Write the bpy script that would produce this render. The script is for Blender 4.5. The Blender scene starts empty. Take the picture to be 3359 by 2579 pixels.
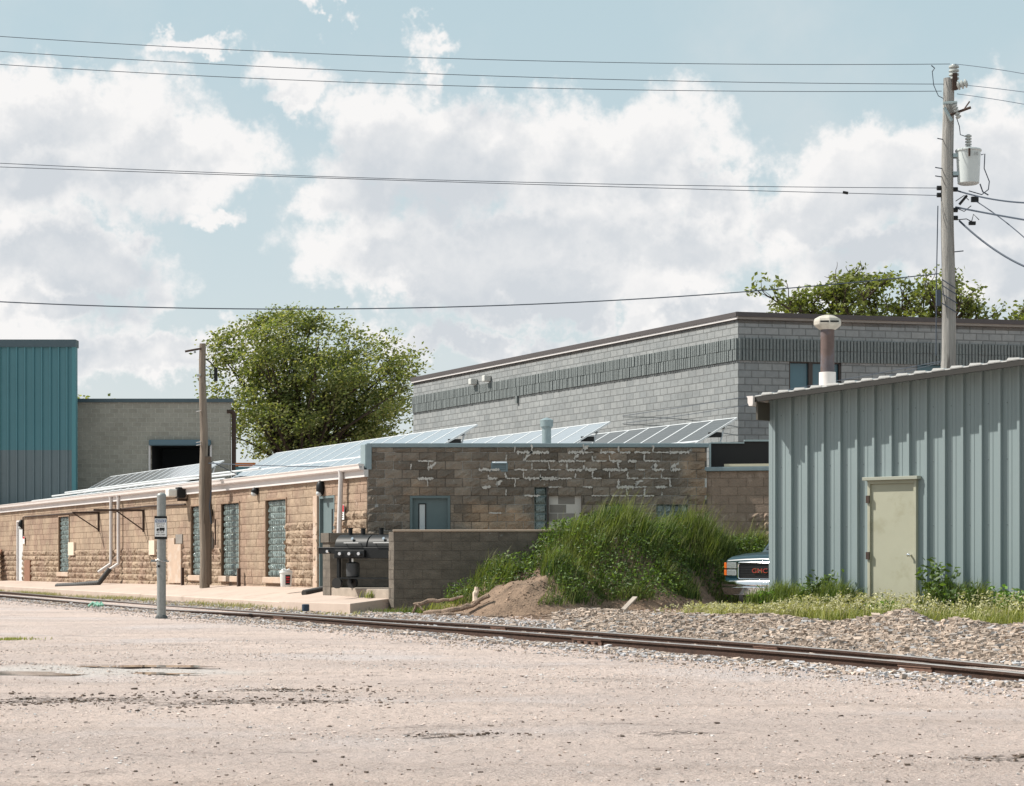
import bpy, math, random
import numpy as np
from mathutils import Vector, Matrix
R_ = math.radians
random.seed(7); rng = np.random.default_rng(7)
K = 2.3617e-4; CH = 1.2; HY = 1195.0; CX = 1094.0     # metres per photo unit at 1 m, camera height, horizon line

# ------------------------------------------------------------------ camera, world, sun
sc = bpy.context.scene
cam = bpy.data.objects.new('camera', bpy.data.cameras.new('camera'))
sc.collection.objects.link(cam); sc.camera = cam
cam.location = (0, 0, CH); cam.rotation_euler = (R_(90), 0, 0)
cam.data.sensor_width = 36; cam.data.lens = 36/(2188*K); cam.data.shift_y = (HY-840)/2188
cam.data.clip_end = 3000; cam.data.clip_start = 0.1
sc.render.resolution_x = 1024; sc.render.resolution_y = 786
sc.view_settings.view_transform = 'Standard'; sc.view_settings.look = 'None'
sc.view_settings.exposure = 0.45; sc.view_settings.gamma = 1
SUN_EL = R_(47); SUN_AZ = math.atan2(-0.992, 0.125)     # azimuth from +Y towards +X
sund = Vector((math.sin(SUN_AZ)*math.cos(SUN_EL), math.cos(SUN_AZ)*math.cos(SUN_EL), math.sin(SUN_EL)))
sl = bpy.data.lights.new('sun', 'SUN'); sl.energy = 5.0; sl.angle = R_(0.5); sl.color = (1, .95, .87)
so = bpy.data.objects.new('sun', sl); sc.collection.objects.link(so)
so.rotation_euler = sund.to_track_quat('Z', 'Y').to_euler()

class NT:                                              # tiny node helper
    def __init__(s, tree): s.t = tree; s.n = tree.nodes; s.l = tree.links
    def node(s, typ, props=None, **ins):
        nd = s.n.new(typ)
        for k, v in (props or {}).items(): setattr(nd, k, v)
        for k, v in ins.items():
            k2 = int(k[1:]) if k[0] == 'i' and k[1:].isdigit() else k.replace('_', ' ')
            s.set(nd.inputs[k2], v)
        return nd
    def set(s, inp, v):
        if isinstance(v, bpy.types.NodeSocket): s.l.new(v, inp)
        elif v is not None: inp.default_value = v
    def math(s, op, a, b=None, c=None, clamp=False):
        nd = s.n.new('ShaderNodeMath'); nd.operation = op; nd.use_clamp = clamp
        for i, v in enumerate((a, b, c)):
            if v is not None: s.set(nd.inputs[i], v)
        return nd.outputs[0]
    def vm(s, op, a, b=None, out=0):
        nd = s.n.new('ShaderNodeVectorMath'); nd.operation = op
        s.set(nd.inputs[0], a)
        if b is not None: s.set(nd.inputs[1], b)
        return nd.outputs[out]
    def mix(s, f, a, b, typ='MIX'):
        nd = s.n.new('ShaderNodeMix'); nd.data_type = 'RGBA'; nd.blend_type = typ
        s.set(nd.inputs[0], f); s.set(nd.inputs[6], col4(a)); s.set(nd.inputs[7], col4(b))
        return nd.outputs[2]
    def ramp(s, f, a, b, lo=0.0, hi=1.0, smooth=True):
        nd = s.n.new('ShaderNodeMapRange'); nd.interpolation_type = 'SMOOTHSTEP' if smooth else 'LINEAR'
        s.set(nd.inputs[0], f)
        for i, v in enumerate((a, b, lo, hi)): nd.inputs[i+1].default_value = v
        return nd.outputs[0]
    def noise(s, vec, scale, detail=4, rough=.55, out=0, dist=0):
        nd = s.n.new('ShaderNodeTexNoise')
        if vec is not None: s.l.new(vec, nd.inputs['Vector'])
        nd.inputs['Scale'].default_value = scale; nd.inputs['Detail'].default_value = detail
        nd.inputs['Roughness'].default_value = rough; nd.inputs['Distortion'].default_value = dist
        return nd.outputs[out]
def col4(c):
    if isinstance(c, bpy.types.NodeSocket): return c
    return tuple(c) + (1,) if len(c) == 3 else c
def srgb(r, g, b):
    f = lambda v: (v/255/12.92) if v/255 <= .04045 else ((v/255+.055)/1.055)**2.4
    return (f(r), f(g), f(b))

world = bpy.data.worlds.new('World'); sc.world = world; world.use_nodes = True
N = NT(world.node_tree); N.n.clear()
def cloud_group():
    g = bpy.data.node_groups.new('cloud_density', 'ShaderNodeTree')
    g.interface.new_socket('Vector', in_out='INPUT', socket_type='NodeSocketVector')
    g.interface.new_socket('Density', in_out='OUTPUT', socket_type='NodeSocketFloat')
    g.interface.new_socket('Shape', in_out='OUTPUT', socket_type='NodeSocketFloat')
    n = NT(g); gi = g.nodes.new('NodeGroupInput'); go = g.nodes.new('NodeGroupOutput')
    v = gi.outputs[0]
    warp = n.vm('SCALE', n.vm('SUBTRACT', n.noise(v, 13, 6, .65, out=1), (.5, .5, .5)), None)
    warp.node.inputs['Scale'].default_value = .11
    p = n.vm('MULTIPLY', n.vm('ADD', v, warp), (1, 0, 1))
    blobs = [(90,250,330,120),(30,370,360,120),(330,330,240,105),(120,560,290,85),(340,520,90,60),(60,650,190,60),(560,125,105,60),(600,185,95,50),
             (950,85,85,45),(930,160,50,60),(380,75,60,28),(690,22,65,26),(520,440,75,36),
             (800,320,140,120),(760,420,110,140),(1010,370,330,160),(1330,390,290,170),(1100,540,420,110),(1450,540,300,110),(1560,430,130,90),(860,580,190,80),
             (1850,350,190,120),(1760,430,160,80),(2130,400,200,150),(1950,520,260,80),(1050,700,330,50),(1560,690,330,50),(340,760,330,70),(2150,560,160,110),(1180,600,330,60)]
    cur = None
    for (x, y, rx, ry) in blobs:
        wk = .62 if rx < 110 else (.2 if rx < 160 else 0.0); rx *= (1+.35*wk)*.93; ry *= (1+.35*wk)*.93
        u, w = (x-CX)*K, (HY-y)*K; L = math.sqrt(1+u*u+w*w)
        d = n.vm('LENGTH', n.vm('MULTIPLY', n.vm('SUBTRACT', p, (u/L, 0, w/L)), (1/(rx*K), 0, 1/(ry*K))), out=1)
        if wk: d = n.math('ADD', d, wk*.72)
        if cur is None: cur = d
        else:
            nd = n.n.new('ShaderNodeMath'); nd.operation = 'SMOOTH_MIN'
            n.set(nd.inputs[0], cur); n.set(nd.inputs[1], d); nd.inputs[2].default_value = .18; cur = nd.outputs[0]
    f = n.noise(v, 21, 10, .6)
    f2 = n.noise(v, 60, 5, .6)
    ff = n.math('ADD', n.math('MULTIPLY', f, 2.3), n.math('MULTIPLY', f2, .9))
    dd = n.math('ADD', n.math('SUBTRACT', 1.27, cur), n.math('SUBTRACT', ff, 1.62))
    n.l.new(n.math('MINIMUM', dd, 1.6), go.inputs[0]); n.l.new(n.math('SUBTRACT', 1.1, cur), go.inputs[1])
    return g
tc = N.node('ShaderNodeTexCoord')
vec = tc.outputs['Generated']
cg = cloud_group()
def dens(v):
    nd = N.n.new('ShaderNodeGroup'); nd.node_tree = cg; N.l.new(v, nd.inputs[0]); return nd.outputs[0], nd.outputs[1]
D1, S1 = dens(vec); D2, S2 = dens(N.vm('ADD', vec, (-.010, 0, .026)))
alpha = N.ramp(D1, -.06, .46)
dS = N.math('SUBTRACT', S1, S2); dN = N.math('SUBTRACT', N.math('SUBTRACT', D1, D2), dS)
lowf = N.noise(N.vm('MULTIPLY', vec, (1, 1, 1.7)), 11, 5, .5)
core = N.ramp(N.math('ADD', S1, N.math('MULTIPLY_ADD', lowf, 1.6, -.8)), .12, .85, 0, .92)
lit = N.math('ADD', N.math('MULTIPLY', dS, .35), N.math('MULTIPLY_ADD', dN, .42, .98))
lit = N.math('SUBTRACT', lit, core)
lit = N.math('ADD', lit, N.ramp(N.noise(vec, 15, 5, .55), .54, .70, 0, .6), clamp=True)
sky = N.node('ShaderNodeTexSky', dict(sky_type='NISHITA', sun_disc=False, sun_elevation=SUN_EL, sun_rotation=SUN_AZ,
             air_density=1.0, dust_density=1.6, ozone_density=1.0))
CLB, CLW = (6.35, 6.7, 7.1), (9.3, 9.15, 9.05)
skyc = N.mix(.82, sky.outputs[0], N.mix(N.ramp(N.node('ShaderNodeSeparateXYZ', None, Vector=vec).outputs[2], .0, .30), (7.4, 8.0, 8.1), (5.45, 6.95, 7.4)))
wv = N.noise(vec, 6, 6, .6)
veil = N.math('MULTIPLY', N.ramp(wv, .42, .75), .5)
skyc = N.mix(veil, skyc, (7.2, 7.5, 7.6))
ccol = N.mix(lit, CLB, CLW)
fin = N.mix(N.math('MULTIPLY', alpha, .97), skyc, ccol)
bg = N.node('ShaderNodeBackground', None, Color=fin, Strength=.075)
wo = N.node('ShaderNodeOutputWorld'); N.l.new(bg.outputs[0], wo.inputs[0])

# ------------------------------------------------------------------ materials
MATS = {}
def mat(name, base, rough=.8, metal=0, var=0.0, vscale=6, bump=0.0, bscale=30, island=0.0, stretch=None, spec=.5,
        trans=0.0, c2=None, c2scale=2.0, c2lo=.45, c2hi=.6, c3=None, c3scale=8, c3lo=.55, c3hi=.65, coat=0, detail=6, hue=None):
    if name in MATS: return MATS[name]
    m = bpy.data.materials.new(name); m.use_nodes = True; MATS[name] = m
    n = NT(m.node_tree); b = n.n['Principled BSDF']; out = n.n['Material Output']
    tcn = n.node('ShaderNodeTexCoord'); v = tcn.outputs['Object']
    if stretch: v = n.vm('MULTIPLY', v, stretch)
    c = col4(base)
    if c2 is not None: c = n.mix(n.ramp(n.noise(v, c2scale, detail), c2lo, c2hi), c, c2)
    if c3 is not None: c = n.mix(n.ramp(n.noise(v, c3scale, detail, .65), c3lo, c3hi), c, c3)
    if var:
        nz = n.ramp(n.noise(v, vscale, detail, .6), .25, .75, 1-var, 1+var, False)
        c = n.mix(1.0, c, n.node('ShaderNodeCombineColor', None, Red=nz, Green=nz, Blue=nz).outputs[0], 'MULTIPLY')
    if island:
        geo = n.node('ShaderNodeNewGeometry')
        ri = n.ramp(geo.outputs['Random Per Island'], 0, 1, 1-island, 1+island, False)
        c = n.mix(1.0, c, n.node('ShaderNodeCombineColor', None, Red=ri, Green=ri, Blue=ri).outputs[0], 'MULTIPLY')
        if hue is not None:
            wn = n.node('ShaderNodeTexWhiteNoise', dict(noise_dimensions='1D'), W=n.math('MULTIPLY', geo.outputs['Random Per Island'], 917.0))
            c = n.mix(n.ramp(wn.outputs[0], hue[1], min(1, hue[1]+.15)), c, hue[0])
    n.set(b.inputs['Base Color'], c)
    b.inputs['Roughness'].default_value = rough; b.inputs['Metallic'].default_value = metal
    b.inputs['Specular IOR Level'].default_value = spec
    if coat: b.inputs['Coat Weight'].default_value = coat; b.inputs['Coat Roughness'].default_value = .05
    if bump:
        bn = n.node('ShaderNodeBump', None, Height=n.noise(v, bscale, 8, .65)); bn.inputs['Strength'].default_value = min(1, bump*2)
        bn.inputs['Distance'].default_value = bump*.05
        n.l.new(bn.outputs[0], b.inputs['Normal'])
    if trans:
        t = n.node('ShaderNodeBsdfTranslucent'); n.set(t.inputs[0], n.mix(1.0, c, (1.5, 1.55, .6), 'MULTIPLY'))
        ms = n.node('ShaderNodeMixShader'); ms.inputs[0].default_value = trans
        n.l.new(b.outputs[0], ms.inputs[1]); n.l.new(t.outputs[0], ms.inputs[2]); n.l.new(ms.outputs[0], out.inputs[0])
    return m

tan_block = mat('tan_block', srgb(154,134,114), .9, var=.14, vscale=1.3, bump=.5, bscale=22, island=.10, c2=srgb(142,119,102), c2scale=.9, c3=srgb(176,156,140), c3scale=3, c3lo=.62, c3hi=.72)
tan_mortar = mat('tan_mortar', srgb(140,116,97), .95, var=.25, vscale=3, bump=.4, bscale=40)
# dark stained block: grime, tan patches; mortar with pale patches
dark_block = mat('dark_block', srgb(127,116,105), .95, var=.26, vscale=2.2, bump=.9, bscale=18, island=.30, c2=srgb(166,142,120), c2scale=.5, c2lo=.51, c2hi=.66, c3=srgb(176,174,170), c3scale=5.2, c3lo=.66, c3hi=.72)
dark_mortar = mat('dark_mortar', srgb(98,91,84), .95, c2=srgb(200,198,194), c2scale=.75, c2lo=.53, c2hi=.58, var=.2, vscale=9)
encl_block = mat('encl_block', srgb(102,94,85), .95, var=.36, vscale=2.6, bump=.4, bscale=30, island=.10, c3=srgb(165,165,162), c3scale=2.8, c3lo=.66, c3hi=.78, stretch=(1,1,2.2))
encl_mortar = mat('encl_mortar', srgb(100,93,86), .95, var=.2)
grey_plain = mat('grey_plain', srgb(132,126,120), .9, var=.14, vscale=3, bump=.3, island=.10)
concrete = mat('concrete', srgb(180,162,150), .92, var=.10, vscale=1.2, bump=.25, bscale=50, c3=srgb(150,134,120), c3scale=1.4, c3lo=.56, c3hi=.75)
concrete_side = mat('concrete_side', srgb(128,116,104), .95, var=.25, vscale=6, bump=.5)
white_trim = mat('white_trim', srgb(205,200,198), .55, var=.07, vscale=2)
gutter_m = mat('gutter_white', srgb(214,206,202), .45, var=.06, vscale=2)
coping_m = mat('coping_metal', srgb(130,145,150), .45, metal=.3, var=.08)
door_grey = mat('door_grey', srgb(95,110,112), .6, var=.06, vscale=4)
door_white = mat('door_white', srgb(196,198,200), .5, var=.05)
dark_glass = mat('dark_glass', (.02,.025,.028), .08, spec=.8)
pale_glass = mat('pale_glass', srgb(190,195,196), .3)
frame_brown = mat('frame_brown', srgb(58,48,44), .5)
black_m = mat('black_metal', (.008,.009,.010), .5, spec=.3, var=.2)
black_matte = mat('black_matte', (.015,.015,.016), .85)
black_pipe = mat('black_pipe', (.035,.033,.032), .6)
iron_m = mat('rusty_iron', srgb(62,46,38), .8, var=.3)
steel_m = mat('steel', (.62,.62,.62), .25, metal=1)
chrome = mat('chrome', (.8,.8,.82), .08, metal=1)
galv = mat('galvanised', srgb(140,142,140), .5, metal=.3, var=.18, vscale=14); 
galv_l = mat('galv_light', srgb(150,165,168), .4, metal=.5, var=.1, vscale=8)
wood_pole = mat('weathered_pole', srgb(128,116,104), .9, var=.42, vscale=16, bump=.9, bscale=26, stretch=(1,1,.06), c3=srgb(78,66,56), c3scale=14, c3lo=.56, c3hi=.68)
wood_pole2 = mat('grey_pole', srgb(142,140,136), .9, var=.32, vscale=14, bump=.8, bscale=26, stretch=(1,1,.05), c3=srgb(92,88,84), c3scale=16, c3lo=.56, c3hi=.68)
wood_dead = mat('dead_wood', srgb(132,112,96), .9, var=.4, vscale=12, bump=.8, bscale=30, stretch=(1,1,1))
wood_tie = mat('tie_wood', srgb(110,88,74), .95, var=.35, vscale=12, bump=.6)
shed_m = mat('shed_metal', srgb(129,142,144), .48, metal=.0, var=.05, vscale=1.1, c3=srgb(120,136,138), c3scale=1.6, c3lo=.6, c3hi=.8, stretch=(1,1,.35), bump=.04, bscale=4)
shed_door = mat('shed_door', srgb(160,159,141), .55, var=.07, vscale=1.5, c3=srgb(150,148,128), c3scale=2.4, c3lo=.52, c3hi=.7, bump=.06, bscale=3)
roof_metal = mat('roof_metal', srgb(200,200,198), .35, metal=.3, var=.08)
teal_m = mat('teal_panel', srgb(72,120,129), .5, var=.06, vscale=.5)
tealgrey_m = mat('teal_grey_panel', srgb(100,114,119), .55, var=.10, vscale=.6)
tealtrim = mat('teal_trim', srgb(66,84,92), .5)
wire_m = mat('wire_dark', (.045,.06,.085), .6)
ins_m = mat('insulator', srgb(165,168,165), .3, var=.1)
xfmr = mat('transformer_paint', srgb(186,192,192), .4, var=.04)
rail_side = mat('rail_rust', srgb(64,44,34), .9, var=.35, vscale=8, bump=.4)
rail_top = mat('rail_top', (.42,.39,.37), .34, metal=.9, var=.12, vscale=5)
rust_m = mat('rust_orange', srgb(106,80,68), .9, var=.3, vscale=20)
soil_m = mat('soil', srgb(134,112,94), .97, var=.28, vscale=6, bump=1.0, bscale=22, c3=srgb(88,72,60), c3scale=9, c3lo=.52, c3hi=.7)
bark = mat('bark', srgb(72,60,50), .95, var=.3, bump=.6)
paint_blue = mat('truck_paint', (.010,.035,.048), .3, coat=.25, spec=.3)
amber = mat('amber_lens', (.62,.13,.02), .2)
lens_m = mat('headlight_lens', (.5,.54,.55), .12, metal=.6, var=.35, vscale=40)
rubber = mat('rubber', (.015,.015,.015), .8)
red_m = mat('sign_red', (.5,.02,.03), .5)
white_m = mat('sign_white', (.78,.78,.77), .45)
blue_m = mat('sign_blue', srgb(38,74,118), .45)
bucket_m = mat('bucket_white', srgb(215,213,210), .45, var=.06, vscale=8)
def grassmat(name, a, b, isl=.35, tr=.35): return mat(name, a, .55, island=isl, trans=tr, c2=b, c2scale=1.1, c2lo=.4, c2hi=.62, hue=(tuple(min(1, x*1.7) for x in b), .82), spec=.3)
leaf1 = mat('leaf_green', (.135,.165,.050), .5, island=.45, trans=.4, hue=((.29,.29,.12), .6), spec=.5)
leaf2 = mat('leaf_oak', (.14,.165,.045), .5, island=.4, trans=.35, hue=((.18,.20,.05), .6), spec=.4)
grass_tall = grassmat('grass_green', (.055,.095,.022), (.125,.155,.04), .45, .3)
grass_dry = grassmat('grass_straw', (.40,.36,.20), (.30,.31,.13), .3, .25)
grass_mix = grassmat('grass_yellowgreen', (.14,.17,.04), (.22,.23,.075))
weed_m = mat('weed_leaf', (.065,.105,.026), .5, island=.4, trans=.3, hue=((.17,.26,.05), .7), spec=.4)
stone_m = mat('stone_gravel', srgb(160,144,131), .9, island=.38, hue=(srgb(150,148,148), .8), var=.1, vscale=30)
stone_w = mat('stone_pale', srgb(170,154,142), .9, island=.42, hue=(srgb(176,174,176), .55))
stone_d = mat('stone_dark', srgb(112,98,88), .9, island=.4)

def ground_mat():
    m = bpy.data.materials.new('gravel_lot'); m.use_nodes = True
    n = NT(m.node_tree); b = n.n['Principled BSDF']
    tcn = n.node('ShaderNodeTexCoord'); v = tcn.outputs['Object']
    base = n.mix(n.ramp(n.noise(n.vm('MULTIPLY', v, (.35, 1, 1)), .55, 5), .38, .62), srgb(199,180,171), srgb(186,169,162))
    base = n.mix(n.ramp(n.noise(v, .28, 3), .5, .7), base, srgb(192,180,177))
    # fines and gravel speckle
    zone = n.ramp(n.noise(n.vm('MULTIPLY', v, (.3, 1, 1)), .7, 5, .6), .38, .62, .25, 1.0)
    trk = n.ramp(n.noise(n.vm('MULTIPLY', v, (.09, 1.5, 1)), 1.0, 4, .5), .52, .66, 0, .42)
    base = n.mix(trk, base, srgb(170,152,143))
    g1 = n.noise(v, 26, 10, .75); g2 = n.noise(v, 75, 5, .7)
    base = n.mix(n.math('MULTIPLY', n.ramp(g1, .52, .66, 0, .75), zone), base, srgb(126,110,100))
    base = n.mix(n.math('MULTIPLY', n.ramp(g2, .52, .64, 0, .75), zone), base, srgb(112,98,90))
    base = n.mix(n.ramp(g2, .36, .47, .75, 0), base, srgb(214,205,198))
    # damp dark patches, elongated
    vo = n.vm('MULTIPLY', v, (.45, 1.0, 1))
    patch = n.math('MULTIPLY', n.ramp(n.noise(vo, 1.1, 4, .6), .60, .70), n.ramp(n.noise(v, 16, 6, .7), .42, .60))
    base = n.mix(n.math('MULTIPLY', patch, .62), base, srgb(84,74,68))
    def blob(cx, cy, rx, ry, lo, hi):
        p = n.vm('ADD', v, n.vm('MULTIPLY', n.vm('SUBTRACT', n.noise(v, 2.2, 6, .7, out=1), (.5,.5,.5)), (1.3,1.3,0)))
        d = n.vm('LENGTH', n.vm('MULTIPLY', n.vm('SUBTRACT', p, (cx, cy, 0)), (1/rx, 1/ry, 0)), out=1)
        return n.ramp(d, lo, hi, 1, 0)
    wet = n.math('MAXIMUM', blob(-3.75,16.9,1.1,.55,.5,1.1), blob(-2.2,16.5,1.3,.3,.5,1.1))
    wet = n.math('MAXIMUM', wet, n.math('MAXIMUM', blob(-2.2,17.8,.9,.35,.4,1.1), blob(-.45,13.6,.55,.14,.4,1.2)))
    wet = n.math('MAXIMUM', wet, n.math('MAXIMUM', blob(1.1,13.4,.5,.2,.4,1.2), blob(3.1,11.9,1.0,.2,.3,1.2)))
    wet = n.math('MULTIPLY', wet, n.ramp(n.noise(v, 13, 8, .75), .42, .60))
    base = n.mix(n.math('MULTIPLY', wet, .85), base, srgb(62,56,52))
    pale = blob(-4.5,21.2,2.0,1.1,.5,1.1)
    base = n.mix(n.math('MULTIPLY', pale, .6), base, srgb(196,193,190))
    n.set(b.inputs['Base Color'], base); b.inputs['Roughness'].default_value = .93
    b.inputs['Specular IOR Level'].default_value = .25
    h = n.math('ADD', n.math('MULTIPLY', g1, 1.0), n.math('MULTIPLY', n.noise(v, 5, 5, .6), 2.6))
    h = n.math('SUBTRACT', h, n.math('MULTIPLY', wet, .4))
    bn = n.node('ShaderNodeBump', None, Height=h); bn.inputs['Strength'].default_value = 1; bn.inputs['Distance'].default_value = .04
    n.l.new(bn.outputs[0], b.inputs['Normal'])
    return m
ground_m = ground_mat()

def brickmat(name, c1, c2, mortar, mscale=.015, ribs=False, sweep=.10):
    """block courses from object coordinates: X along the wall, Z up"""
    m = bpy.data.materials.new(name); m.use_nodes = True
    n = NT(m.node_tree); b = n.n['Principled BSDF']
    uv = n.node('ShaderNodeAttribute', dict(attribute_name='wall'))
    v = uv.outputs['Vector']
    v2 = n.vm('ADD', v, n.vm('MULTIPLY', n.vm('SUBTRACT', n.noise(v, 9, 3, .6, out=1), (.5,.5,.5)), (.014,.014,0)))
    bk = n.node('ShaderNodeTexBrick', None, Vector=v2)
    bk.inputs['Color1'].default_value = col4(c1); bk.inputs['Color2'].default_value = col4(c2); bk.inputs['Mortar'].default_value = col4(mortar)
    bk.inputs['Scale'].default_value = 1; bk.inputs['Mortar Size'].default_value = mscale; bk.inputs['Mortar Smooth'].default_value = .3
    bk.inputs['Brick Width'].default_value = .406; bk.inputs['Row Height'].default_value = .2032; bk.offset = .5
    c = bk.outputs[0]
    nz = n.ramp(n.noise(v, .6, 6, .6), .3, .7, 1-sweep, 1+sweep, False)
    c = n.mix(1, c, n.node('ShaderNodeCombineColor', None, Red=nz, Green=nz, Blue=nz).outputs[0], 'MULTIPLY')
    nz2 = n.ramp(n.noise(v, 7, 8, .7), .3, .7, .88, 1.12, False)
    c = n.mix(1, c, n.node('ShaderNodeCombineColor', None, Red=nz2, Green=nz2, Blue=nz2).outputs[0], 'MULTIPLY')
    n.set(b.inputs['Base Color'], c); b.inputs['Roughness'].default_value = .9; b.inputs['Specular IOR Level'].default_value = .3
    h = n.math('ADD', n.math('MULTIPLY', bk.outputs[1], -1.0), n.math('MULTIPLY', n.noise(v, 14, 7, .6), .5))
    bn = n.node('ShaderNodeBump', None, Height=h); bn.inputs['Strength'].default_value = .9; bn.inputs['Distance'].default_value = .02
    n.l.new(bn.outputs[0], b.inputs['Normal'])
    return m
grey_brick = brickmat('grey_brick', srgb(142,144,144), srgb(128,131,132), srgb(112,114,114))
back_brick = brickmat('back_brick', srgb(156,152,142), srgb(146,142,132), srgb(186,182,172), .012)
ribblock = mat('rib_block', srgb(116,122,122), .95, var=.15, vscale=12, bump=.6)

def solar_mat(nm, cc, coat=1):
    m = bpy.data.materials.new(nm); m.use_nodes = True
    n = NT(m.node_tree); b = n.n['Principled BSDF']
    uv = n.node('ShaderNodeAttribute', dict(attribute_name='wall')).outputs['Vector']
    bk = n.node('ShaderNodeTexBrick', None, Vector=uv); bk.offset = 0
    bk.inputs['Color1'].default_value = col4(cc); bk.inputs['Color2'].default_value = col4([x*1.15 for x in cc]); bk.inputs['Mortar'].default_value = col4([x*1.5+.03 for x in cc])
    bk.inputs['Scale'].default_value = 1; bk.inputs['Mortar Size'].default_value = .006; bk.inputs['Brick Width'].default_value = .156; bk.inputs['Row Height'].default_value = .156
    n.set(b.inputs['Base Color'], bk.outputs[0]); b.inputs['Roughness'].default_value = .16; b.inputs['IOR'].default_value = 1.9 if coat else 1.4
    b.inputs['Coat Weight'].default_value = coat; b.inputs['Coat Roughness'].default_value = .1; b.inputs['Coat IOR'].default_value = 1.7
    return m
solar_g = solar_mat('solar_glass_dusty_sheen', (.24,.25,.27)); solar_d = solar_mat('solar_glass_dark_reflect', (.06,.054,.05), 0)  # pale base is dust plus painted-in sky reflection; dark copy mimics the building's reflection
alu = mat('aluminium_frame', srgb(212,214,216), .4, metal=.2)
def glassblock_mat():
    m = bpy.data.materials.new('glass_block'); m.use_nodes = True
    n = NT(m.node_tree); b = n.n['Principled BSDF']
    tcn = n.node('ShaderNodeTexCoord'); v = tcn.outputs['Object']
    geo = n.node('ShaderNodeNewGeometry')
    c = n.mix(geo.outputs['Random Per Island'], srgb(92,104,102), srgb(142,156,154))
    c = n.mix(n.ramp(n.noise(v, 30, 5, .7), .45, .65), c, srgb(70,80,78))
    n.set(b.inputs['Base Color'], c); b.inputs['Roughness'].default_value = .12; b.inputs['Specular IOR Level'].default_value = .9
    bn = n.node('ShaderNodeBump', None, Height=n.noise(v, 22, 3, .6)); bn.inputs['Strength'].default_value = 1; bn.inputs['Distance'].default_value = .02
    n.l.new(bn.outputs[0], b.inputs['Normal'])
    return m
glassblock = glassblock_mat()
blue_glass = mat('window_glass', srgb(58,92,104), .06, spec=.8, var=.15, vscale=.8)

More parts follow.
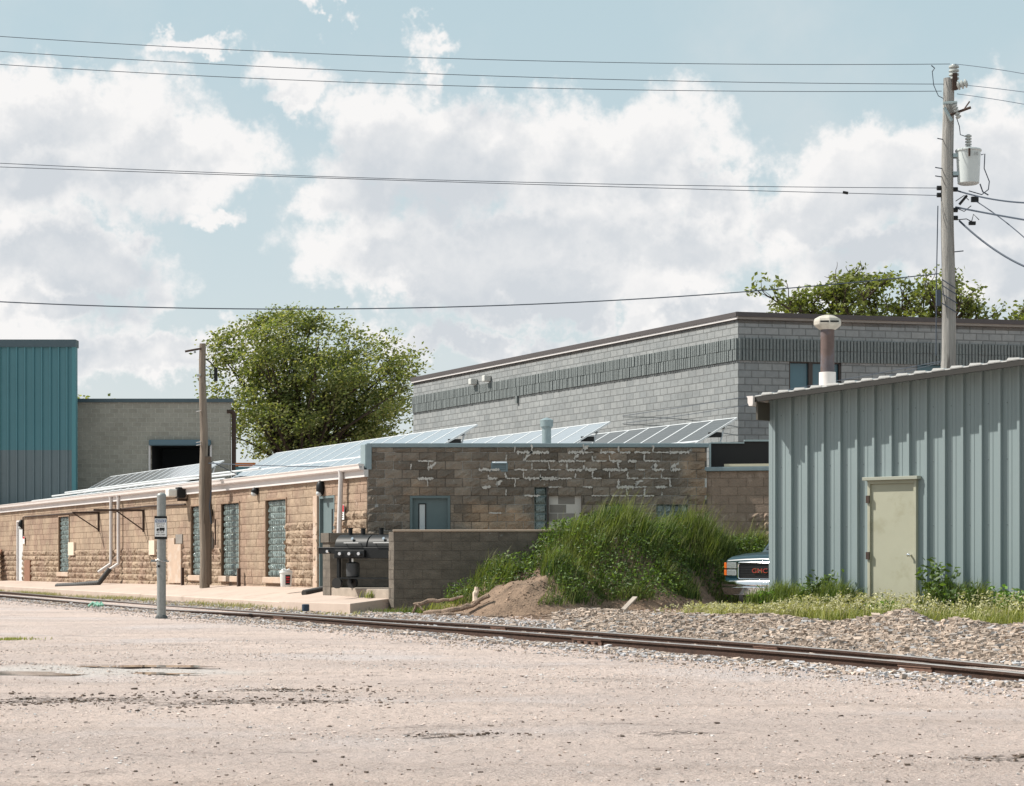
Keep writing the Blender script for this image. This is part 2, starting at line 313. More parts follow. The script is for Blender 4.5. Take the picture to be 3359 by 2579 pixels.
# ------------------------------------------------------------------ mesh helpers
COL = sc.collection
def setp(o, label=None, cat=None, group=None, kind=None):
    for k, v in (('label', label), ('category', cat), ('group', group), ('kind', kind)):
        if v: o[k] = v
    return o
def empty(name, loc=(0,0,0), rz=0, **kw):
    o = bpy.data.objects.new(name, None); COL.objects.link(o); o.location = loc; o.rotation_euler = (0,0,rz); o.empty_display_size = .2
    bpy.context.view_layer.update() if False else None
    return setp(o, **kw)
class MB:
    def __init__(s): s.v = []; s.f = []; s.mi = []; s.m = 0; s.w = None; s.T = None
    def add(s, vs, fs):
        o = len(s.v)
        if s.T is not None: vs = [tuple(s.T @ Vector(p)) for p in vs]
        s.v += [tuple(p) for p in vs]; s.f += [tuple(i+o for i in f) for f in fs]; s.mi += [s.m]*len(fs)
        return s
    def hexa(s, p):           # 8 corners: bottom 4 ccw, top 4 ccw
        return s.add(p, [(3,2,1,0),(4,5,6,7),(0,1,5,4),(1,2,6,5),(2,3,7,6),(3,0,4,7)])
    def box(s, x0, x1, y0, y1, z0, z1):
        return s.hexa([(x0,y0,z0),(x1,y0,z0),(x1,y1,z0),(x0,y1,z0),(x0,y0,z1),(x1,y0,z1),(x1,y1,z1),(x0,y1,z1)])
    def tube(s, pts, r, n=8, cap=True):
        pts = [Vector(p) for p in pts]; rs = r if isinstance(r, (list, tuple)) else [r]*len(pts)
        vs = []; prev = None
        for i, p in enumerate(pts):
            t = (pts[min(i+1, len(pts)-1)]-pts[max(i-1, 0)]).normalized()
            if prev is None: a = t.orthogonal().normalized()
            else:
                a = prev-t*prev.dot(t)
                a = a.normalized() if a.length > 1e-6 else t.orthogonal().normalized()
            prev = a; b = t.cross(a)
            for k in range(n):
                th = 2*math.pi*k/n; vs.append(tuple(p+(a*math.cos(th)+b*math.sin(th))*rs[i]))
        fs = []
        for i in range(len(pts)-1):
            for k in range(n): fs.append((i*n+k, i*n+(k+1)%n, (i+1)*n+(k+1)%n, (i+1)*n+k))
        if cap: fs.append(tuple(range(n-1, -1, -1))); fs.append(tuple((len(pts)-1)*n+k for k in range(n)))
        return s.add(vs, fs)
    def lathe(s, prof, c=(0,0,0), n=20):   # prof [(r,z)]
        vs = []; fs = []
        for (r, z) in prof:
            for k in range(n):
                th = 2*math.pi*k/n; vs.append((c[0]+r*math.cos(th), c[1]+r*math.sin(th), c[2]+z))
        for i in range(len(prof)-1):
            for k in range(n): fs.append((i*n+k, i*n+(k+1)%n, (i+1)*n+(k+1)%n, (i+1)*n+k))
        fs.append(tuple(range(n-1,-1,-1))); fs.append(tuple((len(prof)-1)*n+k for k in range(n)))
        return s.add(vs, fs)
    def loft(s, secs, cap=True):
        n = len(secs[0]); vs = [p for q in secs for p in q]; fs = []
        for i in range(len(secs)-1):
            for k in range(n): fs.append((i*n+k, i*n+(k+1)%n, (i+1)*n+(k+1)%n, (i+1)*n+k))
        if cap: fs.append(tuple(range(n-1,-1,-1))); fs.append(tuple((len(secs)-1)*n+k for k in range(n)))
        return s.add(vs, fs)
    def build(s, name, mats, parent=None, smooth=False, bevel=0, wall=None, **kw):
        me = bpy.data.meshes.new(name); me.from_pydata(s.v, [], s.f)
        for m in (mats if isinstance(mats, (list, tuple)) else [mats]): me.materials.append(m)
        me.polygons.foreach_set('material_index', s.mi)
        if smooth:
            me.polygons.foreach_set('use_smooth', [True]*len(me.polygons)); me.set_sharp_from_angle(angle=R_(42))
        if wall is not None:
            at = me.attributes.new('wall', 'FLOAT_VECTOR', 'POINT')
            at.data.foreach_set('vector', np.array([wall(p) for p in s.v], dtype=np.float32).ravel())
        me.validate(); me.update()
        o = bpy.data.objects.new(name, me); COL.objects.link(o)
        if parent: 
            o.parent = parent
            if not s.local: o.matrix_parent_inverse = pmat(parent).inverted()
        if bevel:
            md = o.modifiers.new('bevel', 'BEVEL'); md.width = bevel; md.segments = 2; md.limit_method = 'ANGLE'
        return setp(o, **kw)
    local = False
def pmat(o):
    M = Matrix.Translation(o.location) @ o.rotation_euler.to_matrix().to_4x4()
    if o.parent: M = pmat(o.parent) @ o.matrix_parent_inverse @ M
    return M
def lmb(T=None):
    m = MB(); m.local = True; m.T = T; return m
def npmesh(name, V, F, mats, parent=None, mi=None, smooth=False, **kw):
    V = np.asarray(V, dtype=np.float32).reshape(-1, 3); F = np.asarray(F, dtype=np.int32)
    k = F.shape[1]; me = bpy.data.meshes.new(name)
    me.vertices.add(len(V)); me.vertices.foreach_set('co', V.ravel())
    me.loops.add(F.size); me.loops.foreach_set('vertex_index', F.ravel())
    me.polygons.add(len(F)); me.polygons.foreach_set('loop_start', np.arange(0, F.size, k, dtype=np.int32))
    me.polygons.foreach_set('loop_total', np.full(len(F), k, dtype=np.int32))
    for m in (mats if isinstance(mats, (list, tuple)) else [mats]): me.materials.append(m)
    if mi is not None: me.polygons.foreach_set('material_index', np.asarray(mi, dtype=np.int32))
    me.polygons.foreach_set('use_smooth', np.full(len(F), smooth, dtype=bool))
    me.update(calc_edges=True)
    o = bpy.data.objects.new(name, me); COL.objects.link(o)
    if parent: o.parent = parent; o.matrix_parent_inverse = pmat(parent).inverted()
    return setp(o, **kw)
def P(xv, yv, d): return Vector(((xv-CX)*K*d, d, CH-(yv-HY)*K*d))
def smooth(x, a, b):
    t = np.clip((np.asarray(x, dtype=float)-a)/(b-a), 0, 1); return t*t*(3-2*t)
def text_mesh(name, s, size, T, m, parent, extrude=.002, align='CENTER', sx=1.0, bold=0.0):
    cu = bpy.data.curves.new(name, 'FONT'); cu.body = s; cu.size = size; cu.align_x = align; cu.align_y = 'CENTER'; cu.extrude = extrude; cu.offset = bold
    to = bpy.data.objects.new(name, cu); COL.objects.link(to)
    dg = bpy.context.evaluated_depsgraph_get(); me = bpy.data.meshes.new_from_object(to.evaluated_get(dg))
    bpy.data.objects.remove(to); bpy.data.curves.remove(cu)
    me.transform(T @ Matrix.Scale(sx, 4, (1,0,0))); me.materials.clear(); me.materials.append(m); me.name = name
    o = bpy.data.objects.new(name, me); COL.objects.link(o); o.parent = parent
    return o

# vertical wall frame: origin (x,y), unit direction u along it, outward normal n
class Fr:
    def __init__(s, o, u, n): s.o = o; s.u = u; s.n = n
    def s_(s, xv):
        r = (xv-CX)*K; return (r*s.o[1]-s.o[0])/(s.u[0]-r*s.u[1])
    def d_(s, xv): return s.o[1]+s.u[1]*s.s_(xv)
    def z_(s, xv, yv): return CH-(yv-HY)*K*s.d_(xv)
    def p(s, a, z, off=0): return (s.o[0]+s.u[0]*a+s.n[0]*off, s.o[1]+s.u[1]*a+s.n[1]*off, z)
    def box(s, mb, a0, a1, z0, z1, o0, o1):
        q = [s.p(a0,z0,o0), s.p(a1,z0,o0), s.p(a1,z0,o1), s.p(a0,z0,o1)]
        q += [(x,y,z1) for (x,y,_) in q]
        if (a1-a0)*(s.u[0]*s.n[1]-s.u[1]*s.n[0]) < 0: q = [q[i] for i in (3,2,1,0,7,6,5,4)]
        mb.hexa(q); return mb
    def sbox(s, mb, a0, a1, z00, z01, z10, z11, o0, o1):   # box whose bottom/top z differ between the ends
        q = [s.p(a0,z00,o0), s.p(a1,z10,o0), s.p(a1,z10,o1), s.p(a0,z00,o1), s.p(a0,z01,o0), s.p(a1,z11,o0), s.p(a1,z11,o1), s.p(a0,z01,o1)]
        mb.hexa(q); return mb
    def rect(s, x0, x1, y0, y1):     # photo rectangle -> (a0,a1,z0,z1)
        a0, a1 = sorted((s.s_(x0), s.s_(x1))); xm = (x0+x1)/2
        return (a0, a1, s.z_(xm, y1), s.z_(xm, y0))
CHGT = .2032
def block_wall(fr, a0, a1, z0, ncourse, openings, mbB, mbM, relief, base=.012, bl=.406, gap=.012, thick=.2, ztop=None, lenfn=None, zclip=None):
    """courses of individually modelled blocks over a mortar backing; openings are left open"""
    for i in range(ncourse):
        zb = z0+i*CHGT; zt = zb+CHGT
        if ztop is not None: zt = min(zt, ztop)
        if zt-zb < .03: continue
        zm = (zb+zt)/2
        segs = [(a0, a1)]
        for (b0, b1, y0, y1) in openings:
            if y0 < zm < y1:
                ns = []
                for (p, q) in segs:
                    if b1 <= p or b0 >= q: ns.append((p, q)); continue
                    if b0 > p: ns.append((p, b0))
                    if b1 < q: ns.append((b1, q))
                segs = ns
        for (p, q) in segs:
            fr.box(mbM, p, q, zb, zt, -thick, 0)
            a = math.floor(p/bl)*bl + (bl/2 if i % 2 else 0) - bl
            while a < q:
                L = lenfn(a, zm) if lenfn else bl
                b = a+L
                s0, s1 = max(a, p), min(b, q); a = b
                if s1-s0 < .05: continue
                rl = relief((s0+s1)/2, zm)
                if rl < 0: continue
                nx, nz = (4, 3) if rl > .006 else (1, 1)
                ga = gap/2; vs = []; fs = []
                bo = base+random.uniform(-.004, .004)
                for jz in range(nz+1):
                    for jx in range(nx+1):
                        x = s0+ga+(s1-s0-gap)*jx/nx; z = zb+ga+(zt-zb-gap)*jz/nz
                        edge = jx in (0, nx) or jz in (0, nz)
                        if nx > 1:
                            off = bo + (random.uniform(0, .25)*rl if edge else random.uniform(.2, 1.0)*rl)
                            if not edge: x += random.uniform(-.02,.02); z += random.uniform(-.015,.015)
                        else: off = bo
                        vs.append(fr.p(x, z, off))
                W = nx+1
                for jz in range(nz):
                    for jx in range(nx): fs.append((jz*W+jx, jz*W+jx+1, (jz+1)*W+jx+1, (jz+1)*W+jx))
                ring = [jx for jx in range(W)] + [jz*W+nx for jz in range(1, nz+1)] + [nz*W+jx for jx in range(nx-1, -1, -1)] + [jz*W for jz in range(nz-1, 0, -1)]
                o = len(vs)
                cs = []
                for idx in ring:
                    jz, jx = divmod(idx, W)
                    cs.append(fr.p(s0+ga+(s1-s0-gap)*jx/nx, zb+ga+(zt-zb-gap)*jz/nz, -.01))
                vs += cs; n = len(ring)
                for k in range(n): fs.append((ring[k], o+k, o+(k+1) % n, ring[(k+1) % n]))
                mbB.add(vs, fs)

# track coordinates: q = distance behind the near rail, t = distance along it
TA = (-15.8, 61.3); TD = (.4438, -.8961); TN = (.8961, .4438)
def qt(x, y): return (x-TA[0])*TN[0]+(y-TA[1])*TN[1], (x-TA[0])*TD[0]+(y-TA[1])*TD[1]
def xy(q, t): return TA[0]+TD[0]*t+TN[0]*q, TA[1]+TD[1]*t+TN[1]*q
def wob(x, y, f, ph=0): return np.sin(x*f+ph)*np.cos(y*f*1.13+ph*1.7)+.5*np.sin(x*f*2.3+y*f*1.7+ph*2.1)+.25*np.sin(x*f*4.9-y*f*4.1+ph)
def gz(x, y):
    x = np.asarray(x, dtype=float); y = np.asarray(y, dtype=float)
    q, t = qt(x, y)
    z = .014*wob(x, y, .8)*smooth(-q, -.5, 2) - .0
    right = smooth(t, 23.5, 27)
    z = z + .06*smooth(q, 1.9, 2.6)*smooth(t, -5, 10)
    z = z + right*(.12*smooth(q, 3.0, 6.5) + .010*wob(x, y, 2.2, 1))
    shed = smooth(x, 3.2, 5.2)*smooth(q, 5, 8.5)*(1-smooth(y, 35.2, 38.5)) - .9*smooth(x, 3.6, 4.6)*smooth(y, 37.5, 39.5)*(1-smooth(y, 43, 46))
    z = z + shed*.12
    return z
HV = [1150,1230,1300,1400,1498,1634,1782,1860,1937,2003,2050,2138,2200,2400,2700]
HH = [.0,.10,.12,.08,.10,.17,.09,.2,.33,.16,.24,.16,.22,.28,.2]
def heap(x, y):
    x = np.asarray(x, dtype=float); y = np.asarray(y, dtype=float)
    q, t = qt(x, y); V = CX+x/y/K
    h = np.interp(V, HV, HH)
    g = h*np.exp(-((q-4.0)/.95)**2) + .05*smooth(q,1.7,2.4)*(1-smooth(q,5.0,6.2))*smooth(V,1150,1300)
    return gz(x, y) + g*1.0 + .02*wob(x, y, 5, 2)*smooth(h, .02, .1)*np.exp(-((q-4)/1.1)**2) - .05*(1-smooth(g, .0, .02))
BL = [(1.75,42.3,1.75,1.45,1.55),(3.75,44.3,1.6,1.25,1.58),(.45,42.0,1.3,1.1,.85),(-.5,41.5,.95,.8,.36),(2.8,43.2,1.3,1.2,1.5),(.35,40.1,1.1,1.1,.62),(.95,40.4,.8,.8,.7),(5.2,44.7,1.2,1.1,1.25),(2.2,40.9,1.1,.8,.55)]
def mound(x, y):
    x = np.asarray(x, dtype=float); y = np.asarray(y, dtype=float)
    h = np.zeros_like(x)
    for (cx, cy, rx, ry, hh) in BL:
        r2 = ((x-cx)/rx)**2+((y-cy)/ry)**2
        h = np.maximum(h, hh*np.exp(-(r2*.85)**1.45)) + .04*hh*np.exp(-r2)
    return gz(x, y)+h+(.04*wob(x, y, 3.1)+.10*wob(x, y, 1.9, 3))*smooth(h, .15, .7) - .14*(1-smooth(h, .02, .22))

# ------------------------------------------------------------------ ground sheets
def axis(lo, hi, step, far):
    a = list(np.arange(lo, hi+1e-6, step)); d = step
    while a[-1] < far: d *= 1.5; a.append(a[-1]+d)
    d = step
    while a[0] > -far: d *= 1.5; a.insert(0, a[0]-d)
    return np.array(a)
def grid(xs, ys, fn):
    X, Y = np.meshgrid(xs, ys); Z = fn(X, Y)
    V = np.stack([X, Y, Z], -1).reshape(-1, 3); nx = len(xs); ny = len(ys)
    i = np.arange(nx-1)[None, :]+np.arange(ny-1)[:, None]*nx
    F = np.stack([i, i+1, i+nx+1, i+nx], -1).reshape(-1, 4)
    return V, F
V, F = grid(axis(-22, 14, .25, 900), axis(8, 62, .25, 900), gz)
npmesh('ground', V, F, ground_m, smooth=True, kind='structure')
V, F = grid(np.arange(-1.2, 12, .09), np.arange(19, 40, .09), heap)
npmesh('gravel_heap', V, F, mat('heap_gravel', srgb(132,114,100), .95, var=.35, vscale=14, bump=1.2, bscale=18), smooth=True, kind='structure')
V, F = grid(np.arange(-3.2, 8.5, .08), np.arange(36.5, 46.4, .08), mound)
npmesh('soil_mound', V, F, soil_m, smooth=True, kind='structure')
# puddle
def disc(name, cx, cy, rx, ry, z, m, seed, n=48, **kw):
    r = random.Random(seed); ph = [r.uniform(0, 6.28) for _ in range(5)]
    vs = [(cx, cy, z)]
    for i in range(n):
        a = 2*math.pi*i/n; w = 1+.18*math.sin(3*a+ph[0])+.12*math.sin(5*a+ph[1])+.08*math.sin(9*a+ph[2])
        vs.append((cx+rx*w*math.cos(a), cy+ry*w*math.sin(a), z))
    mb = MB(); mb.add(vs, [(0, i+1, (i+1) % n+1) for i in range(n)]); return mb.build(name, m, **kw)
water_m = mat('puddle_water', (.22,.17,.13), .03, spec=.6)
disc('puddle', -4.7, 20.6, 1.2, .34, .012, water_m, 3, kind='structure')
disc('puddle', -4.05, 22.0, .75, .2, .012, water_m, 5, kind='structure')

# ------------------------------------------------------------------ railway track
track = empty('railway_track', (0, 0, 0), label='rusty railway track with shiny rail tops crossing the gravel lot', cat='railway track')
def rail_z(xv, near):
    tn = ([-400,0,337,590,847,1042,1172,1498,1693,2188,2600],[1250,1271,1301,1313,1331.8,1344.5,1354.5,1379,1391.5,1436,1480]) if near else \
         ([-400,0,337,590,847,1042,1172,1498,1693,2188,2600],[1245,1263,1292,1309,1322.8,1334,1342,1366,1378,1424,1466])
    return np.interp(xv, *tn)
prof = [(-.062,0),(-.062,.012),(-.012,.03),(-.009,.095),(-.034,.108),(-.036,.134),(-.028,.142),(.028,.142),(.036,.134),(.034,.108),(.009,.095),(.012,.03),(.062,.012),(.062,0)]
def rail(q0, near):
    ts = np.arange(-12, 52, 1.0); pts = []
    for t in ts:
        x, y = xy(q0, t); xv = CX+x/y/K
        pts.append((x, y, CH-(rail_z(xv, near)-HY)*K*y))
    pts = np.array(pts); k = np.ones(5)/5
    zz = np.convolve(np.pad(pts[:, 2], 2, mode='edge'), k, mode='valid'); zz = np.clip(zz, .02, .14)
    vs = []; secs = []
    for (x, y, _), z in zip(pts, zz):
        secs.append([(x+TN[0]*a, y+TN[1]*a, z-.142+b) for (a, b) in prof])
    mb = MB(); mb.loft(secs)
    o = mb.build('rail', [rail_side, rail_top], track)
    nrm = o.data.polygons; mi = []
    npf = len(prof)
    for i, f in enumerate(o.data.polygons):
        mi.append(1 if (i < (len(secs)-1)*npf and i % npf in (5, 6, 7)) else 0)
    o.data.polygons.foreach_set('material_index', mi)
    return ts, zz
tsn, zn = rail(0, True); tsf, zf = rail(1.435, False)
railz = lambda t, near=True: float(np.interp(t, tsn, zn if near else zf))
for i in range(98):
    t = -8+i*.6; mb = MB()
    c = xy(.7, t); zz = (railz(t)+railz(t, False))/2-.142
    L = 1.25+random.uniform(-.04, .04); w = .11
    q = []
    for (a, b) in ((-L,-w),(L,-w),(L,w),(-L,w)):
        q.append((c[0]+TN[0]*a+TD[0]*b, c[1]+TN[1]*a+TD[1]*b))
    zlo, zn_, zf_ = zz-.12, railz(t)-.146, railz(t, False)-.146
    ztop = [zn_, zf_, zf_, zn_]
    mb.hexa([(p[0], p[1], zlo) for p in q]+[(p[0], p[1], zt+.001) for p, zt in zip(q, ztop)])
    mb.build('tie', wood_tie, track)
def joint(xv, near=True, bolts=True):
    q0 = 0 if near else 1.435
    fr = Fr(xy(q0, 0), TD, (-TN[0], -TN[1])); a = fr.s_(xv); z = railz(a, near)-.142
    mb = MB(); mb.m = 0
    w_ = .42 if bolts else .28; fr.box(mb, a-w_, a+w_, z+.032, z+.1, .012, .034); fr.box(mb, a-w_, a+w_, z+.012, z+.036, .012, .062); fr.box(mb, a-w_, a+w_, z+.094, z+.104, .012, .045)
    o = mb.build('joint_bar', rust_m, track)
    if bolts:
        for i in range(4):
            c = fr.p(a-.3+i*.2, z+.066, .034); e = fr.p(a-.3+i*.2, z+.066, .075)
            MB().tube([c, e], .022, 6).build('bolt', iron_m, o)
for xv, nr in ((1258, True),(598, True),(141, True),(1640, False),(1068, False),(1960, True)): joint(xv, nr, bolts=(xv in (1258,)))

# stones -------------------------------------------------------
CUBE = np.array([(-1,-1,-1),(1,-1,-1),(1,1,-1),(-1,1,-1),(-1,-1,1),(1,-1,1),(1,1,1),(-1,1,1)], float)*.55
CF = np.array([(3,2,1,0),(4,5,6,7),(0,1,5,4),(1,2,6,5),(2,3,7,6),(3,0,4,7)])
def stones(name, xs, ys, zs, size, m, jit=.45, flat=.6, sink=.25, **kw):
    n = len(xs); A = np.repeat(CUBE[None], n, 0)+rng.uniform(-jit, jit, (n, 8, 3))*.55
    A *= np.stack([rng.uniform(.8,1.3,n), rng.uniform(.6,1.0,n), rng.uniform(flat*.7,flat*1.2,n)], -1)[:, None, :]
    ax = rng.uniform(-.35, .35, n); c, s = np.cos(ax), np.sin(ax)
    Y = A[..., 1]*c[:, None]-A[..., 2]*s[:, None]; Z = A[..., 1]*s[:, None]+A[..., 2]*c[:, None]; A = np.stack([A[..., 0], Y, Z], -1)
    an = rng.uniform(0, 6.28, n); c, s = np.cos(an), np.sin(an)
    X = A[..., 0]*c[:, None]-A[..., 1]*s[:, None]; Y = A[..., 0]*s[:, None]+A[..., 1]*c[:, None]; A = np.stack([X, Y, A[..., 2]], -1)
    A = A*np.asarray(size)[:, None, None]
    A += np.stack([xs, ys, zs+np.asarray(size)*sink], -1)[:, None, :]
    Fc = (CF[None]+np.arange(n)[:, None, None]*8).reshape(-1, 4)
    return npmesh(name, A.reshape(-1, 3), Fc, m, kind='stuff', **kw)
def near_ballast(n, qlo, qhi, tlo, thi, size, fn, name, m, dens=None, lab=None):
    q = rng.uniform(qlo, qhi, n); u = rng.uniform(0, 1, n)
    t = thi-(thi-tlo)*(1-np.sqrt(1-u*.97))   # denser near the camera end
    x, y = xy(q, t); z = fn(x, y)
    s = rng.uniform(*size, n)*(1+.6*(rng.random(n) < .06))
    stones(name, x, y, z, s, m)
def bz(x, y):
    q, t = qt(x, y); a = np.interp(t, tsn, zn); b = np.interp(t, tsf, zf); f = np.clip(q/1.435, 0, 1)
    inside = a*(1-f)+b*f-.142+.035
    return np.where((q > 0) & (q < 1.43), inside, gz(x, y)+.0)
# bed sheet under the ballast stones
qs = np.linspace(-1.3, 3.2, 30); tg = np.arange(-14, 54, .35)
Q, T_ = np.meshgrid(qs, tg); Xb, Yb = xy(Q, T_)
Zb = bz(Xb, Yb)-.012+.012*wob(Xb, Yb, 6)
Zb = np.where((Q < -.05), gz(Xb, Yb)+.012-.035*smooth(-Q, .35, 1.3), Zb); Zb = np.where(Q > 1.5, gz(Xb, Yb)+.012-.03*smooth(Q, 2.4, 3.2), Zb)
i = np.arange(len(qs)-1)[None]+np.arange(len(tg)-1)[:, None]*len(qs)
npmesh('ballast_bed', np.stack([Xb, Yb, Zb], -1), np.stack([i, i+len(qs), i+len(qs)+1, i+1], -1).reshape(-1, 4), mat('ballast_soil', srgb(132,116,104), .97, var=.4, vscale=18, bump=1, bscale=24), smooth=True, kind='structure')
near_ballast(26000, .09, 1.34, -10, 50, (.018,.042), bz, 'ballast_stones', stone_w)
near_ballast(26000, 1.53, 3.3, -10, 50, (.018,.044), lambda x, y: gz(x, y)+.01, 'ballast_stones', stone_w)
near_ballast(14000, -.8, -.08, -10, 50, (.015,.04), lambda x, y: gz(x, y)+.005, 'ballast_stones', stone_w)
near_ballast(3000, -1.7, -.6, -10, 50, (.010,.024), gz, 'ballast_stones', stone_w)
n = 95000; Vv = rng.uniform(1180, 2330, n); q = rng.uniform(2.0, 5.6, n); r = (Vv-CX)*K
yy = (q-(-TA[0]*TN[0]-TA[1]*TN[1]))/(r*TN[0]+TN[1]); xx = r*yy
keep = rng.random(n) < np.clip(np.interp(Vv, HV, HH)*5+.25, 0, 1)
xx, yy = xx[keep], yy[keep]
stones('heap_stones', xx, yy, heap(xx, yy), rng.uniform(.014, .034, len(xx))*(1+1.2*(rng.random(len(xx)) < .05)), stone_m)
# pebbles of the lot
n = 60000; d = 10.3+(rng.random(n)**.75)*20; x = rng.uniform(-.27, .27, n)*d
cl = wob(x, d, 1.3, 3)+wob(x, d, .5, 1); keep = (rng.random(n) < np.clip(.28+.3*cl, .06, 1)) & (qt(x, d)[0] < -.5); x, d = x[keep], d[keep]
sz = rng.gamma(1.7, .0030, len(x))+.004; stones('loose_pebbles', x, d, gz(x, d), np.clip(sz, .005, .035), mat('stone_lot', srgb(186,170,161), .9, island=.34, hue=(srgb(196,192,190), .7)), sink=.05)
n = 1300; d = 10.3+rng.random(n)**1.3*16; x = rng.uniform(-.27, .27, n)*d; keep = qt(x, d)[0] < -.5; x, d = x[keep], d[keep]
stones('dark_pebbles', x, d, gz(x, d), rng.gamma(2, .0042, len(x)).clip(.005,.024), stone_d, sink=.1)
cl = []
for (cx, cy, rx, ry, m_) in ((-3.8,16.8,1.0,.8,460),(-2.3,16.5,1.1,.55,300),(-1.9,17.9,.7,.3,160),(-.35,13.6,.45,.1,70),(3.1,11.9,.8,.15,70)):
    a = rng.normal(0, .62, (int(m_*1.3), 2)); a[:, 1] += .3*np.sin(a[:, 0]*4); cl.append(np.stack([cx+a[:, 0]*rx, cy+a[:, 1]*ry], -1))
cl = np.concatenate(cl); stones('damp_clods', cl[:, 0], cl[:, 1], gz(cl[:, 0], cl[:, 1]), rng.gamma(2, .005, len(cl)).clip(.005,.028), mat('damp_soil', srgb(100,86,76), .9, island=.35), sink=.1)
# stones on the bare soil
n = 2600; x = rng.uniform(-2.2, 4.6, n); y = rng.uniform(36.6, 41.5, n)
stones('soil_stones', x, y, np.maximum(mound(x, y), gz(x, y)), rng.uniform(.012, .045, n), mat('soil_stone', srgb(146,124,106), .95, island=.4), sink=.1)

# ------------------------------------------------------------------ tan block building
C0 = (-3.39, 46.5); U = (-TD[0], -TD[1]); NL = (-TN[0], -TN[1])
TW = Fr(C0, U, NL); FF = Fr(C0, (1, 0), (0, -1))
bld = empty('block_workshop', (C0[0], C0[1], .3), label='long low workshop of tan rough concrete block with white gutter and dark stained end wall', cat='building')
def snap(r, z0):
    a0, a1, z_0, z_1 = r; f = lambda z: z0+round((z-z0)/CHGT)*CHGT
    return (a0, a1, f(z_0), f(z_1))
ZT0 = .32
wins = [snap(TW.rect(*w), ZT0) for w in ((127,149,1107,1225),(410,431,1086,1229),(475,513,1080,1229),(570,613,1070,1229))]
doorL = snap(TW.rect(36,50,1117,1242), ZT0); doorR = TW.rect(683,716,1060,1252); doorR = (doorR[0], doorR[1], .3, ZT0+round((doorR[3]-ZT0)/CHGT)*CHGT)
sA = lambda xv: TW.s_(xv)
def relT(s, z):
    xv = CX+(C0[0]+U[0]*s)/(C0[1]+U[1]*s)/K
    r = 0.014
    if z < 1.55 and xv < 430: r = .085
    elif xv < 430: r = .004
    if 613 < xv < 690: r = .085 if z < 2.1 else .016
    if xv > 716 and 1.6 < z < 2.3: r = .085
    if 430 < xv < 475: r = .075 if z < 1.5 else .015
    return r
def lenT(a, z):
    return random.choice((.203,.203,.3,.406,.406)) if relT(a, z) > .03 else .406
mbB, mbM = MB(), MB()
block_wall(TW, 0.0, 48, ZT0-CHGT, 15, wins+[doorL, doorR], mbB, mbM, relT, lenfn=lenT, ztop=3.16)
wall_t = mbM.build('mortar_wall', tan_mortar, bld)
mbB.build('block_facing', tan_block, bld)
# smooth rendered patches and piers on the tan wall
def panel(fr, xr, m, off0, off1, name, par=bld, bevel=.004, **kw):
    a0, a1, z0, z1 = fr.rect(*xr); mb = MB(); fr.box(mb, a0, a1, z0, z1, off0, off1); return mb.build(name, m, par, bevel=bevel, **kw)
plaster = mat('plaster_patch', srgb(178,156,138), .95, var=.12, vscale=3, c3=srgb(184,168,154), c3scale=2.5, c3lo=.5, c3hi=.6)
panel(TW, (364,378,1150,1246), plaster, .01, .09, 'plaster_patch'); panel(TW, (378,393,1163,1246), plaster, .01, .1, 'plaster_patch')
panel(TW, (378,392,1142,1162), grey_plain, .01, .045, 'patch_blocks')
panel(TW, (151,163,1159,1187), mat('pale_board', srgb(206,190,172), .8, var=.08), .01, .1, 'cover_panel')
panel(TW, (324,336,1155,1186), MATS['pale_board'], .01, .1, 'cover_panel')
panel(TW, (57,69,1197,1243), mat('brown_board', srgb(128,92,72), .9, var=.2, vscale=5), .01, .1, 'wooden_hatch')
def jamb(o, m=tan_mortar):
    a0, a1, z0, z1 = o; mb = MB()
    TW.box(mb, a0-.05, a1+.05, z1, z1+.05, -.15, .045); TW.box(mb, a0-.05, a0, z0, z1, -.15, .04); TW.box(mb, a1, a1+.05, z0, z1, -.15, .04)
    mb.build('window_surround', m, bld, bevel=.01)
def glass_blocks(fr, o, cell=.2, name='glass_block_window', par=bld, sill=True):
    a0, a1, z0, z1 = o; nc = max(1, round((a1-a0)/cell)); nr = max(1, round((z1-z0)/cell))
    mb = MB(); fr.box(mb, a0, a1, z0, z1, -.16, -.07); f = mb.build(name, mat('grout', srgb(128,140,138), .8), par)
    g = MB(); w = (a1-a0)/nc; h = (z1-z0)/nr
    for i in range(nc):
        for j in range(nr):
            x0 = a0+i*w+.012; x1 = a0+(i+1)*w-.012; y0 = z0+j*h+.012; y1 = z0+(j+1)*h-.012; m_ = .03
            t1, t2 = random.uniform(-.012,.012), random.uniform(-.012,.012)
            vs = [fr.p(x0,y0,-.065),fr.p(x1,y0,-.065),fr.p(x1,y1,-.065),fr.p(x0,y1,-.065),
                  fr.p(x0+m_,y0+m_,-.035+t1),fr.p(x1-m_,y0+m_,-.035-t1+t2),fr.p(x1-m_,y1-m_,-.035-t2),fr.p(x0+m_,y1-m_,-.035+t2)]
            g.add(vs, [(4,5,6,7),(0,1,5,4),(1,2,6,5),(2,3,7,6),(3,0,4,7)])
    g.build('glass_blocks', glassblock, f)
    if sill:
        mb = MB(); fr.box(mb, a0-.08, a1+.08, z0-.16, z0, -.05, .1); mb.build('sill', plaster, f, bevel=.015)
for o in wins: glass_blocks(TW, o, .17); jamb(o)
